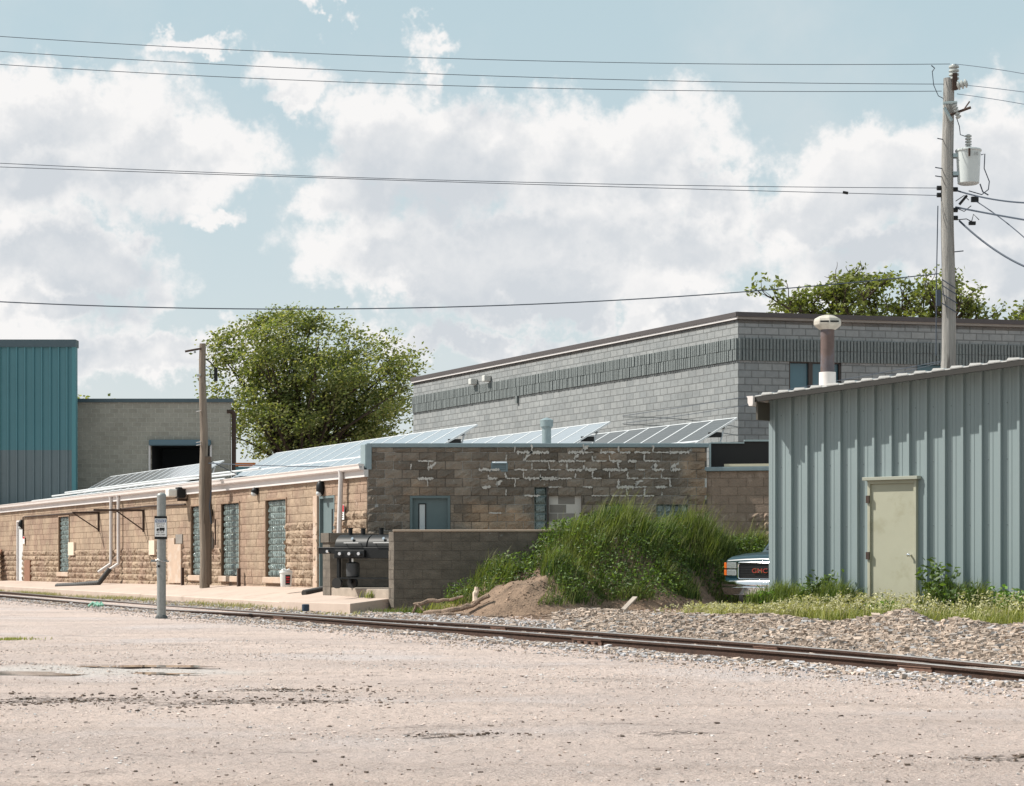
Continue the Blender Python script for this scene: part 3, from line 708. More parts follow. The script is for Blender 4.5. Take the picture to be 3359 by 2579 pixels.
def door(fr, o, m, par, name='door', frame=door_grey, win=None, handle=None, rec=-.06, label=None):
    a0, a1, z0, z1 = o; mb = MB()
    fw = .06; fr.box(mb, a0-.0, a0+fw, z0, z1, -.12, .02); fr.box(mb, a1-fw, a1, z0, z1, -.12, .02); fr.box(mb, a0+fw, a1-fw, z1-fw, z1, -.12, .02)
    f = mb.build('door_frame', frame, par)
    mb = MB(); fr.box(mb, a0+fw, a1-fw, z0+.01, z1-fw, -.12, rec); d = mb.build(name, m, par, bevel=.004)
    if label: d['label'] = label
    if win:
        b0, b1, y0, y1, wm = win; mb = MB(); fr.box(mb, b0, b1, y0, y1, rec+.002, rec+.008); w = mb.build('door_window', wm, d)
        mb = MB(); e = .025
        fr.box(mb, b0-e, b0, y0-e, y1+e, rec+.002, rec+.018); fr.box(mb, b1, b1+e, y0-e, y1+e, rec+.002, rec+.018)
        fr.box(mb, b0, b1, y0-e, y0, rec+.002, rec+.018); fr.box(mb, b0, b1, y1, y1+e, rec+.002, rec+.018); mb.build('window_trim', black_m, d)
    if handle is not None:
        c = fr.p(handle, z0+1.0, rec+.005); e = fr.p(handle, z0+1.0, rec+.07); MB().tube([c, e], [.02, .035], 10).build('handle', steel_m, d)
    return d
door(TW, doorL, door_white, bld, frame=white_trim, handle=doorL[0]+.16, label='white door at the far end')
w = doorR; door(TW, doorR, door_grey, bld, win=(w[0]+.14, w[0]+.32, w[3]-1.55, w[3]-.35, dark_glass), label='grey door with slit window beside the downspout')
mb = MB(); TW.box(mb, doorR[1]+.02, doorR[1]+.3, .3, doorR[3]+.02, 0, .07); mb.build('door_pilaster', plaster, bld, bevel=.01)
# fascia + gutter + roof
mb = MB(); TW.box(mb, -.05, 48, 3.13, 3.30, 0, .10); mb.build('fascia', white_trim, bld)
mb = MB()
gp = [(.10,3.29),(.19,3.29),(.215,3.32),(.225,3.38),(.245,3.42),(.245,3.435),(.10,3.435)]
mb.loft([[TW.p(a, z, o) for (o, z) in gp] for a in (-.02, 12, 24, 36, 48)]); mb.build('gutter', gutter_m, bld)
FE = 4.57
rp = [TW.p(0,0,.1), FF.p(FE-C0[0],0,0)]; e2 = (FE+U[0]*50, 46.5+U[1]*50); e1 = TW.p(50,0,.1)
mb = MB(); q = [TW.p(.3,0,.05)[:2],(FE-.1,46.78),e2,(e1[0],e1[1])]
mb.hexa([(x,y,3.2) for x,y in q]+[(x,y,3.36) for x,y in q]); mb.build('roof', mat('roof_membrane', srgb(170,168,165), .8, var=.1), bld)
mb = MB(); TW.box(mb, 3.0, 30, 3.36, 3.45, -.12, .04); mb.build('roof_edge_flashing', mat('edge_flash', srgb(118,112,110), .5, var=.2, metal=.3), bld)
# frontal stained wall
ZF0 = .25; RW = FE-C0[0]
fdoor = snap(FF.rect(876,962,1052,1262), ZF0); fdoor = (fdoor[0], fdoor[1], ZF0, fdoor[3])
fgl = snap(FF.rect(1142,1168,1050,1146), ZF0); fin_ = snap(FF.rect(1170,1242,1052,1150), ZF0)
fw1 = snap(FF.rect(1293,1335,1072,1110), ZF0); fw2 = snap(FF.rect(1402,1470,1070,1110), ZF0); plainp = FF.rect(966,998,1052,1140)
vent = FF.rect(1051,1083,990,1007)
mbB, mbM = MB(), MB()
def relF(s, z):
    if plainp[0] < s < plainp[1] and z < plainp[3]: return .003
    return .042
ZP = 3.82
block_wall(FF, 0.0, RW, ZF0, 18, [fdoor, fgl, fin_, fw1, fw2, vent], mbB, mbM, relF, ztop=ZP, thick=.25)
mbM.build('mortar_wall', dark_mortar, bld); mbBF = mbB
mbB, mbM = MB(), MB()
block_wall(FF, fin_[0], fin_[1], fin_[2], round((fin_[3]-fin_[2])/CHGT), [], mbB, mbM, lambda s, z: .003, base=.0, thick=.2)
T = Matrix.Translation((0,.06,0)); 
for m_ in (mbB, mbM): m_.v = [tuple(T @ Vector(p)) for p in m_.v]
mbM.build('infill_mortar', mat('white_mortar', srgb(196,190,184), .9, var=.1), bld); mbB.build('infill_blocks', grey_plain, bld)
glass_blocks(FF, fgl, .2, sill=False)
mb = MB(); FF.box(mb, fgl[1], fgl[1]+.05, fgl[2], fgl[3], -.1, .03); mb.build('window_post', frame_brown, bld)
for o in (fw1, fw2): glass_blocks(FF, o, .2, sill=False)
w = fdoor; xm = (w[0]+w[1])/2
door(FF, fdoor, door_grey, bld, win=(FF.s_(896), FF.s_(908), FF.z_(900,1150), FF.z_(900,1078), pale_glass), label='grey steel door with narrow pale window in the stained wall')
mb = MB(); a0,a1,z0,z1 = vent; FF.box(mb, a0, a1, z0, z1, -.1, -.04)
for i in range(4):
    zz = z0+(i+.5)*(z1-z0)/4; FF.box(mb, a0+.02, a1-.02, zz-.015, zz+.02, -.03, .012)
FF.box(mb, a0-.02, a1+.02, z1-.02, z1+.01, -.04, .03); FF.box(mb, a0-.02, a1+.02, z0-.01, z0+.02, -.04, .03); FF.box(mb, a0-.02, a0+.02, z0, z1, -.04, .029); FF.box(mb, a1-.02, a1+.02, z0, z1, -.04, .029)
mb.build('wall_vent', mat('vent_blue', srgb(112,128,134), .5), bld)
mb = mbBF; mb.m = 1; rs_ = random.Random(3)
def smear(a0, z0_, a1, z1_, w):
    n = max(3, int(math.hypot(a1-a0, z1_-z0_)/.022)); hz_ = abs(a1-a0) > abs(z1_-z0_); top = []; bot = []
    for i in range(n+1):
        f = i/n; a = a0+(a1-a0)*f; z = z0_+(z1_-z0_)*f; e = w*(.25 if i in (0, n) else rs_.uniform(.1, 1.3)); e2_ = w*(.2 if i in (0, n) else rs_.uniform(.1, 1.4))
        if hz_: top.append((a, z+e*.5)); bot.append((a, z-e2_*.6))
        else: top.append((a+e*.5, z)); bot.append((a-e2_*.5, z))
    o = .060; vs = [FF.p(a, z, o) for a, z in top]+[FF.p(a, z, o) for a, z in bot]
    mb.add(vs, [(i, i+1, n+2+i, n+1+i) for i in range(n)])
def sdens(V_, y_):
    d = 0
    for (cx, cy, rx, ry, k) in ((1160,1000,70,60,1.0),(1290,985,110,45,.95),(1090,1010,60,50,.8),(1345,1040,90,35,.8),(1110,965,60,20,.5),(1430,985,80,22,.45),(915,1010,40,45,.45),(870,1090,25,20,.3),(1460,1040,60,40,.25)):
        d = max(d, k*math.exp(-((V_-cx)/rx)**2-((y_-cy)/ry)**2))
    return d
for i in range(1, 18):
    zc_ = ZF0+i*CHGT; a = (.203 if i % 2 else 0)
    yv_ = HY-(zc_-CH)/(K*46.5)
    while a < RW-.1:
        V_ = CX+(C0[0]+a)/46.5/K; dd = sdens(V_, yv_)
        blocked = any(o[0]-.25 < a < o[1]+.05 and o[2]-.05 < zc_ < o[3]+.02 for o in (fdoor, fgl, fin_, fw1, fw2, vent))
        if not blocked and zc_ < ZP-.1 and .1 < a < RW-.5:
            if rs_.random() < dd*1.35: smear(a+rs_.uniform(-.05,.05), zc_, a+.406*rs_.uniform(.5,1.15), zc_, rs_.uniform(.025,.08))
            if rs_.random() < dd*.95: smear(a, zc_, a+rs_.uniform(-.02,.02), zc_+CHGT*rs_.uniform(.4,1), rs_.uniform(.022,.06))
            if rs_.random() < dd*.2: smear(a, zc_+.03, a+rs_.uniform(.05,.2), zc_+CHGT*.8, rs_.uniform(.08,.14))
        a += .406
mb.build('stained_block_facing', [dark_block, mat('smear_white', srgb(192,187,181), .95, var=.22, vscale=12)], bld)
# coping of the parapet and its left return
mb = MB(); FF.box(mb, .10, RW+.05, ZP, ZP+.10, -.3, .05); mb.build('coping', coping_m, bld, bevel=.01)
mb = MB(); FF.box(mb, -.02, .10, 3.30, ZP+.10, -.3, .052); 
mb.build('coping_return', coping_m, bld, bevel=.01)
mb = MB(); TW.box(mb, .0, .3, 3.33, ZP+.08, -.25, .06); mb.build('parapet_end', galv_l, bld, bevel=.01)
# other walls so that the building is closed
mb = MB(); q = [(FE-.02,46.76),(FE-.02+U[0]*50,46.76+U[1]*50),(FE-.2+U[0]*50,46.76+U[1]*50),(FE-.2,46.76)]
mb.hexa([(x,y,0) for x,y in q]+[(x,y,3.2) for x,y in q]); mb.build('rear_wall', grey_plain, bld)
# downspouts
def pathtube(name, pts, r, m, par, n=10, **kw): return MB().tube(pts, r, n).build(name, m, par, smooth=True, **kw)
for xv, xb in ((246, 249), (262, 266)):
    a = sA(xv); z_b = TW.z_(xv, 1205)
    pathtube('downspout', [TW.p(a,3.32,.17), TW.p(a,3.2,.14), TW.p(a,z_b+.1,.14), TW.p(a-.02,z_b,.15), TW.p(a+.25,z_b-.28,.5)], .055, white_trim, bld)
a = sA(742); pathtube('downspout', [TW.p(a,3.35,.18), TW.p(a,3.2,.16), TW.p(a+.10,.9,.2)], .06, white_trim, bld)
# iron wall brackets
for (x0, x1, yt, yb, ext) in ((178,213,1096,1136,0),(268,309,1091,1137,30)):
    a1 = sA(x1); zt = TW.z_(x1, yt); zb = TW.z_(x1, yb); L = .95; mb = MB()
    TW.box(mb, a1-.03, a1+.03, zb, zt+.03, .02, .07); TW.box(mb, a1-.03, a1+.03, zt-.03, zt+.03, .07, L+(.7 if ext else 0))
    p0 = Vector(TW.p(a1, zb+.08, .07)); p1 = Vector(TW.p(a1, zt-.03, L-.05)); mb.tube([p0, p1], .028, 4)
    mb.build('wall_bracket', iron_m, bld)
# lamps on the wall
def bulkhead(xv, yv, h=.26, par=bld):
    a = sA(xv); z = TW.z_(xv, yv); o = MB(); T = Matrix.Translation(TW.p(a, z, .09)) @ Matrix.Diagonal((.11, .11, h*.6, 1)); o.T = T
    o.lathe([(math.sin(math.pi*i/8)+.001, -math.cos(math.pi*i/8)) for i in range(9)], n=14); l = o.build('wall_lamp', black_m, par, smooth=True)
    mb = MB(); mb.T = Matrix.Translation(TW.p(a, z-h*.36, .12)) @ Matrix.Diagonal((.085,.085,.08,1)); mb.lathe([(math.sin(math.pi*i/6)+.001, -math.cos(math.pi*i/6)) for i in range(7)], n=10); mb.build('lamp_glass', pale_glass, l, smooth=True)
bulkhead(692, 1044, .34); bulkhead(50, 1121, .34); bulkhead(552, 1050, .18)
a = sA(400); z = TW.z_(400, 1054); mb = MB(); TW.box(mb, a-.2, a+.12, z-.15, z+.17, .1, .34); fl = mb.build('flood_lamp', black_m, bld, bevel=.02)
mb = MB(); TW.box(mb, a-.16, a+.22, z-.12, z+.12, .345, .62); mb.build('lamp_glass', mat('lamp_clear', srgb(215,212,205), .15, spec=.8), fl, bevel=.04)
mb = MB(); TW.box(mb, a-.1, a+.04, z-.24, z-.16, .02, .3); mb.build('lamp_bracket', iron_m, bld)
# conduits and cables along the wall
z1_ = TW.z_(75,1103); pathtube('conduit', [TW.p(sA(52),TW.z_(52,1150),.05), TW.p(sA(52),TW.z_(52,1106),.05), TW.p(sA(56),z1_,.06), TW.p(sA(200),2.86,.06), TW.p(sA(320),2.88,.06), TW.p(sA(400),2.84,.06)], .03, iron_m, bld, 6)
for (xv, y0, y1, r, m_) in ((452,1065,1150,.035,black_m),(458,1078,1120,.02,black_m),(466,1110,1165,.022,iron_m),(456,1135,1170,.05,galv)):
    pathtube('conduit', [TW.p(sA(xv),TW.z_(xv,y0),.08), TW.p(sA(xv),TW.z_(xv,y1),.08)], r, m_, bld, 8)
a = sA(454); mb = MB(); TW.box(mb, a-.12, a+.12, TW.z_(454,1104), TW.z_(454,1088), .03, .16); mb.build('junction_box', black_m, bld, bevel=.01)
a0,a1,z0,z1 = TW.rect(453,458,1148,1172); mb = MB(); TW.box(mb, a0, a1, z0, z1, .02, .12); mb.build('meter_box', galv, bld, bevel=.01)
# warning sign by the downspout and notice by the far door
a0,a1,z0,z1 = TW.rect(729,741,1079,1111); mb = MB(); TW.box(mb, a0, a1, z0, z1, .06, .07); sg = mb.build('warning_sign', white_m, bld)
mb = MB(); TW.box(mb, a0+.01, a1-.01, z1-.17, z1-.01, .071, .074); mb.build('sign_header', red_m, sg)
mb = MB()
for i in range(4): TW.box(mb, a0+.05, a1-.05, z0+.05+i*.05, z0+.065+i*.05, .071, .0735)
TW.box(mb, a0+.12, a1-.1, z0+.28, z0+.42, .071, .0735); mb.build('sign_print', black_matte, sg)
a0,a1,z0,z1 = TW.rect(53,56,1146,1162); mb = MB(); TW.box(mb, a0, a1, z0, z1, .06, .07); sg = mb.build('small_sign', white_m, bld)
mb = MB(); TW.box(mb, a0+.01, a1-.01, z1-.1, z1-.01, .071, .074); mb.build('sign_header', red_m, sg)
# short posts by the wall base
for xv in (522, 401):
    a = sA(xv); mb = MB(); TW.box(mb, a-.05, a+.05, .4, .95, .12, .2); mb.build('stub_post', iron_m, bld)

# ------------------------------------------------------------------ solar rows on the roof
def solar_row(xr, yr, ztop, L, w, tilt, cols, label, rows=2, gm=None):
    """xr,yr: near end of the high edge"""
    o = empty('solar_array', (xr, yr, 3.36), label=label, cat='solar array', group='solar panel rows on the workshop roof')
    dl = NL; h = w*math.tan(tilt)
    def pt(a, b, off=0):  # a along (m), b down slope horizontal distance, off perpendicular
        n = Vector((dl[0]*math.sin(tilt), dl[1]*math.sin(tilt), math.cos(tilt)))
        return Vector((xr+U[0]*a+dl[0]*b, yr+U[1]*a+dl[1]*b, ztop-b*math.tan(tilt)))+n*off
    cw = L/cols; rw = w/rows
    for i in range(cols):
        for j in range(rows):
            a0, a1, b0, b1 = i*cw+.006, (i+1)*cw-.006, j*rw+.006, (j+1)*rw-.006; f = .032
            mb = MB(); mb.m = 0
            def slab(A0, A1, B0, B1, t0, t1):
                mb.hexa([pt(A0,B1,t0),pt(A0,B0,t0),pt(A1,B0,t0),pt(A1,B1,t0),pt(A0,B1,t1),pt(A0,B0,t1),pt(A1,B0,t1),pt(A1,B1,t1)])
            slab(a0, a0+f, b0, b1, -.04, 0); slab(a1-f, a1, b0, b1, -.04, 0); slab(a0+f, a1-f, b0, b0+f, -.04, 0); slab(a0+f, a1-f, b1-f, b1, -.04, 0)
            mb.m = 1; slab(a0+f, a1-f, b0+f, b1-f, -.035, -.006)
            mb.build('solar_panel', [alu, gm or solar_g], o, wall=lambda p: ((p[0]-xr)*U[0]+(p[1]-yr)*U[1], ((p[0]-xr)*dl[0]+(p[1]-yr)*dl[1])/math.cos(tilt), 0))
    mb = MB()
    for b in (.35, w-.45): mb.tube([pt(.05,b,-.08), pt(L-.05,b,-.08)], .03, 4)
    mb.build('rail_beam', alu, o)
    k = max(3, int(L/3)); 
    for i in range(k+1):
        a = .15+(L-.3)*i/k; p = pt(a,.35,-.1); MB().tube([p, (p[0]+dl[0]*.3, p[1]+dl[1]*.3, 3.36)], .03, 4).build('leg', alu, o)
    p = pt(.1,.6,-.12); mb = MB(); mb.box(p[0]-.2,p[0]+.12,p[1]-.1,p[1]+.1,p[2]-.06,p[2]+.05); mb.build('junction_box', black_matte, o)
    return o
TI = R_(29)
solar_row(-.85, 49.1, 4.55, 14.8, 2.2, TI, 14, 'long bright row of solar panels right behind the corner above the gutter')
solar_row(-9.72, 66.95, 4.55, 14.6, 2.2, TI, 14, 'far row of solar panels behind the old wooden pole and its conduit rails')
solar_row(2.40, 48.25, 4.56, 12.6, 2.2, TI, 12, 'row of solar panels behind the galvanised vent pipe')
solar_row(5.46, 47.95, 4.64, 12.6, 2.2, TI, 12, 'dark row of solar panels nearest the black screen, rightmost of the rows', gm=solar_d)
# empty mounting rails lying along the gutter
o = empty('mounting_rails', (*xy(4.4, 0), 3.4), label='pale empty mounting rails with black feet lying on the roof edge above the gutter', cat='mounting rails')
for (x0, x1, off, z, r) in ((92, 480, -.35, 3.62, .03), (100, 505, -.7, 3.74, .03), (60,470,-.15,3.5,.02)):
    MB().tube([TW.p(sA(x0), z, off), TW.p(sA((x0+x1)/2), z+.02, off), TW.p(sA(x1), z, off)], r, 6).build('rail', alu, o)
for xv in (228, 290, 345, 411, 492): 
    a = sA(xv); mb = MB(); TW.box(mb, a-.28, a+.28, 3.42, 3.53, -.55, -.2); mb.build('foot', mat('foot_dark', srgb(70,78,82), .6), o, bevel=.02)

# ------------------------------------------------------------------ roof vent pipe
vp = P(1168, 945, 47.6); o = empty('vent_pipe', (vp.x, 47.6, 3.36), label='galvanised vent pipe with round cap behind the stained wall coping', cat='vent pipe')
zt = P(1168, 912, 47.6).z
MB().lathe([(.11, 0), (.11, zt-3.36)], (vp.x, 47.6, 3.36), 20).build('pipe', galv_l, o, smooth=True)
MB().lathe([(.13,0),(.13,.02),(.155,.03),(.155,.16),(.16,.165),(.16,.185),(.10,.22),(.02,.25)], (vp.x, 47.6, zt-.03), 24).build('cap', galv_l, o, smooth=True)

# ------------------------------------------------------------------ link building with black screen
LB0 = (FE-.08, 46.57); LL = math.hypot(8, -1.9); LU = (8/LL, -1.9/LL); LN = (LU[1], -LU[0]); LF = Fr(LB0, LU, LN)
lk = empty('link_building', (LB0[0], LB0[1], 0), label='low brown block wing with thin coping between stained wall and metal shed', cat='building')
mbB, mbM = MB(), MB()
def relL(s, z):
    xv = CX+(LB0[0]+LU[0]*s)/(LB0[1]+LU[1]*s)/K
    return .05 if (xv > 1600+max(0, (1.95-z))*28 and z < 2.3) else .005
block_wall(LF, 0, 2.6, .25, 15, [], mbB, mbM, relL, ztop=3.26, lenfn=lambda a, z: .203 if relL(a, z) > .03 else .406)
mbM.build('mortar_wall', mat('link_mortar', srgb(150,132,116), .95, var=.12), lk)
mbB.build('block_facing', mat('link_block', srgb(146,126,111), .93, var=.12, bump=.3, island=.06, c3=srgb(158,138,124), c3scale=3), lk)
mb = MB(); LF.box(mb, -.05, 2.7, 3.26, 3.36, -.3, .08); mb.build('coping', coping_m, lk, bevel=.01)
mb = MB(); LF.box(mb, .5, 2.65, 3.37, 3.43, -.6, .02); mb.build('roof_boards', mat('board_pale', srgb(200,190,165), .7), lk)
mb = MB(); LF.box(mb, .0, 2.6, 0, 3.24, -4, -.22); mb.build('rear_body', grey_plain, lk)
sx0, sx1 = P(1519,0,47.5).x, 7.6
ms = empty('black_screen', (sx0, 47.5, 3.3), label='black screened roof enclosure with thin pale frame above the brown wing', cat='roof screen')
zt = P(1580, 948, 47.5).z; zb = 3.3; mb = MB(); mb.box(sx0, sx1, 47.5, 47.6, zb, zt); mb.build('screen', black_matte, ms)
mb = MB(); mb.box(sx0-.04, sx0, 47.46, 47.6, zb, zt+.02); mb.box(sx0, P(1590,0,47.5).x, 47.46, 47.6, zt, zt+.03); mb.box(P(1590,0,47.5).x, sx1, 47.46, 47.6, zt+.05, zt+.09); mb.build('frame', galv_l, ms)
mb = MB(); mb.box(P(1590,0,47.5).x, sx1, 47.5, 47.6, zt, zt+.05); mb.build('upper_screen', black_matte, ms)

# ------------------------------------------------------------------ big grey block building
GA = (6.39, 56.0); GB = (-3.80, 76.3); GC = (GA[0]+8.6*2.2, GA[1]+2.0*2.2); ZG = 8.17
def frame2(a, b, flip=False):
    L = math.hypot(b[0]-a[0], b[1]-a[1]); u = ((b[0]-a[0])/L, (b[1]-a[1])/L); n = (u[1], -u[0])
    if n[0]*(-a[0])+n[1]*(-a[1]) < 0: n = (-n[0], -n[1])
    return Fr(a, u, n), L
GL, LGL = frame2(GA, GB); GR, LGR = frame2(GA, GC)
gb = empty('grey_building', (GA[0], GA[1], 0), label='tall grey painted block building with ribbed band and dark roof edge', cat='building')
wu = lambda fr: (lambda p: ((p[0]-fr.o[0])*fr.u[0]+(p[1]-fr.o[1])*fr.u[1], p[2]-8.17+.2032*60, 0))
zb0, zb1 = GR.z_(1577, 770.5), GR.z_(1577, 722)          # ribbed band
for fr, L in ((GL, LGL), (GR, LGR)):
    mb = MB()
    ops = [] if fr is GL else [GR.rect(1686,1798,772,905), GR.rect(1958,2150,773,905)]
    segs = [(0, L)]; xs = sorted([(o[0], o[1]) for o in ops]); a = 0
    for (p, q) in xs: fr.box(mb, a, p, 0, ZG, -.25, 0); a = q
    fr.box(mb, a, L, 0, ZG, -.25, 0)
    for o in ops: fr.box(mb, o[0], o[1], 0, o[2], -.25, 0); fr.box(mb, o[0], o[1], o[3], ZG, -.25, 0)
    mb.build('block_wall', grey_brick, gb, wall=wu(fr))
    mb = MB(); a = 0.0; sp = .102
    while a < L-.05:                                     # split ribs, two courses
        for c in range(2):
            z0 = zb0+c*(zb1-zb0)/2+.006; z1 = z0+(zb1-zb0)/2-.012; o = .06+random.uniform(-.012,.014)
            fr.box(mb, a+.018, a+sp-.018, z0, z1, 0, o)
        a += sp
    fr.box(mb, 0, L, zb0, zb1, -.01, .012); mb.build('ribbed_band', ribblock, gb)
    mb = MB(); fr.box(mb, -.1, L+.05, ZG-.12, ZG+.01, -.3, .10); mb.build('roof_edge', mat('roof_edge_dark', srgb(72,66,66), .6), gb)
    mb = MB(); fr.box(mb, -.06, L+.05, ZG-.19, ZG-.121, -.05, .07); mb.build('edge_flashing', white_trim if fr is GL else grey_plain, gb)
mb = MB(); q = [GA, GC, (GC[0]+U[0]*22, GC[1]+U[1]*22), GB]; mb.hexa([(x,y,ZG-.3) for x,y in q]+[(x,y,ZG-.1) for x,y in q]); mb.build('roof', grey_plain, gb)
for i, o in enumerate([GR.rect(1686,1798,772,905), GR.rect(1958,2150,773,905)]):
    a0, a1, z0, z1 = o; mb = MB(); GR.box(mb, a0, a1, z1-.06, z1, -.2, -.05); GR.box(mb, a0, a1, z0, z0+.06, -.2, -.05)
    for f in (0, .42, .93) if False else (0, .385, .80, .965): 
        x = a0+(a1-a0)*f; GR.box(mb, x, x+(.05 if f in (0,.965) else .12), z0+.06, z1-.06, -.2, -.05)
    w_ = mb.build('window', frame_brown, gb); mb = MB(); GR.box(mb, a0+.02, a1-.02, z0+.02, z1-.02, -.19, -.14); mb.build('pane', blue_glass, w_)
mb = MB(); 
for xv, yv in ((1018, 817), (1047, 810)):
    a = GL.s_(xv); z = GL.z_(xv, yv); mb = MB(); GL.box(mb, a-.12, a+.12, z-.1, z+.12, .01, .28); l = mb.build('wall_light', mat('light_box', srgb(190,190,186), .5), gb, bevel=.03)
a = GL.s_(1107); mb = MB(); GL.box(mb, a-.05, a+.05, GL.z_(1107,862), GL.z_(1107,846), .0, .08); mb.build('wall_pipe', ribblock, gb)

# ------------------------------------------------------------------ left background buildings
tb = empty('teal_building', (P(0,0,86).x, 86, 0), label='tall teal corrugated metal building with grey lower half at left edge', cat='building')
TF = Fr((P(160,0,86).x, 86), (-1, 0), (0, -1)); zt = P(0,742,86).z; zs = P(0,962,86).z; pit = .365
for (z0, z1, m_, nm) in ((0, zs, tealgrey_m, 'lower_cladding'), (zs, zt, teal_m, 'upper_cladding')):
    mb = MB(); TF.box(mb, 0, 14, z0, z1, -.3, 0); a = .3
    while a < 13.8:
        TF.box(mb, a, a+.06, z0+.001, z1-.001, 0, .09); a += pit
    mb.build(nm, m_, tb)
mb = MB(); TF.box(mb, -.06, 14, zt, zt+.32, -.5, .12); mb.build('roof_trim', tealtrim, tb)
mb = MB(); TF.box(mb, -.05, .12, 0, zt, -.3, .06); mb.build('corner_trim', mat('teal_corner', srgb(72,126,134), .5), tb)
mb = MB(); q = [(TF.o[0]-.1,86.3),(TF.o[0]-14,86.3),(TF.o[0]-18,100),(TF.o[0]-4.6,100)]; mb.hexa([(x,y,0) for x,y in q[::-1]]+[(x,y,zt) for x,y in q[::-1]]); mb.build('rear_body', tealgrey_m, tb)
bb = empty('block_garage', (P(320,0,88).x, 88, 0), label='plain grey-beige block building with open roller door beside the teal building', cat='building')
BF = Fr((P(492,0,88).x, 88), (-1, 0), (0, -1)); zt = P(0,860,88).z; LB = BF.s_(150)
a0, a1, z0, z1 = BF.rect(322, 449, 951, 1060); mb = MB()
BF.box(mb, 0, a0, 0, zt, -.3, 0); BF.box(mb, a1, LB, 0, zt, -.3, 0); BF.box(mb, a0, a1, z1, zt, -.3, 0)
mb.build('block_wall', back_brick, bb, wall=lambda p: (p[0], p[2]+10, 0))
mb = MB(); BF.box(mb, -.1, LB, zt, zt+.16, -.4, .1); mb.build('roof_trim', tealtrim, bb)
mb = MB(); BF.box(mb, a0-.05, a1+.05, z1-.04, z1+.22, 0, .25); mb.build('roller_box', mat('roller_blue', srgb(84,108,120), .5), bb, bevel=.05)
mb = MB(); BF.box(mb, a1, a1+.08, 0, z1, 0, .08); BF.box(mb, a0-.08, a0, 0, z1, 0, .08); mb.build('door_jamb', white_trim, bb)
mb = MB(); BF.box(mb, a0, a1, 0, z1, -3, -2.9); BF.box(mb, a0-.1, a0, 0, z1, -3, -.3); BF.box(mb, a1, a1+.1, 0, z1, -3, -.3); BF.box(mb, a0, a1, z1, z1+.1, -3, -.3); mb.build('dark_interior', mat('interior', (.02,.025,.028), .9), bb)
x0 = P(492,0,88).x; q = [(x0-.01,88.3),(x0-2.4,100),(x0-2.7,100),(x0-.3,88.3)]; mb = MB(); mb.hexa([(x,y,0) for x,y in q]+[(x,y,zt) for x,y in q]); mb.build('side_wall', grey_plain, bb)
pp = P(500, 880, 88.1); MB().tube([(pp.x-.3,88.05,pp.z),(pp.x-.05,88.05,pp.z),(pp.x,88.05,pp.z-.08),(pp.x,88.05,0)], .1, 10).build('drain_pipe', iron_m, bb, smooth=True)
bn = empty('barrier_fence', (*P(518,990,84).xy, 0), label='low orange and teal barrier glimpsed beyond the grey-beige block building', cat='barrier')
x0, x1 = P(503,0,84).x, P(545,0,84).x; mb = MB(); z = P(0,989,84).z; mb.box(x0,x1,84,84.05,z-.15,z); mb.build('orange_board', mat('orange', srgb(190,110,50), .6), bn)
mb = MB(); mb.box(x0,x1,84.06,84.1,z-1.2,z-.17); mb.build('teal_board', teal_m, bn); mb = MB(); mb.box(x0,x0+.1,84.1,84.2,0,z); mb.box(x1-.1,x1,84.1,84.2,0,z); mb.build('posts', iron_m, bn)

# ------------------------------------------------------------------ concrete apron, slab, grill enclosure
def qtz(q, t, z): x, y = xy(q, t); return (x, y, z)
mb = MB(); t_end = 20.2; ts = [-20,-8,4,12,t_end]
zi = lambda t: .33+.19*max(0, min(1, (t+15)/33)); secs = []
for t in ts: secs.append([qtz(2.45,t,.02),qtz(2.45,t,.205),qtz(2.5,t,.225),qtz(4.6,t,zi(t)),qtz(4.6,t,.02)])
mb.loft(secs); mb.build('apron_slab', concrete, None, kind='structure', bevel=.01)
A, B, Cc, Dd = P(596,1286,45.6), P(748,1290,41.3), P(841,1278,42.75), P(687,1270,46.5)
mb = MB(); A.z = .232; mb.hexa([(p.x,p.y,.0) for p in (A,B,Cc,Dd)]+[tuple(p) for p in (A,B,Cc,Dd)]); mb.build('step_slab', concrete, None, kind='structure', bevel=.015)
mb = MB(); mb.hexa([(p[0],p[1],.0) for p in (A,B,Cc,Dd)]+[(p[0],p[1],.1) for p in (A,B,Cc,Dd)])
en = empty('grill_enclosure', (-2.5, 42.4, .3), label='low concrete block walls around the black barbecue with a long stained wing running right', cat='block wall')
RF = Fr((-2.515, 42.3), (1, 0), (0, -1)); EL = Fr((-2.515, 42.3), U, NL)
mbB, mbM = MB(), MB(); ZE0 = .16; ne = 8
block_wall(RF, 0, 5.2, ZE0, ne, [], mbB, mbM, lambda s, z: .004, base=.008, thick=.2)
block_wall(EL, 0, .29, ZE0, ne, [], mbB, mbM, lambda s, z: .004, base=.008, thick=.14)
mbM.build('mortar_wall', encl_mortar, en); mbB.build('block_facing', encl_block, en)
zt = ZE0+ne*CHGT
mb = MB(); RF.box(mb, -.03, 5.25, zt, zt+.045, -.24, .03); mb.build('cap', mat('cap_stone', srgb(170,152,136), .9, var=.12, vscale=4), en, bevel=.012)
L0 = EL.s_(690); pL = EL.p(L0, 0); LF2 = Fr((pL[0], pL[1]), TD, NL); BK = Fr((pL[0]+TD[0]*.48, pL[1]+TD[1]*.48), (1, 0), (0, -1))
mbB, mbM = MB(), MB()
block_wall(LF2, 0, .48, ZE0, ne, [], mbB, mbM, lambda s, z: .006, base=.006, thick=.16)
block_wall(BK, 0, .26, ZE0, ne, [], mbB, mbM, lambda s, z: .006, base=.006, thick=.2)
mbM.build('mortar_wall', encl_mortar, en); mbB.build('pier_facing', encl_block, en); mbB, mbM = MB(), MB()
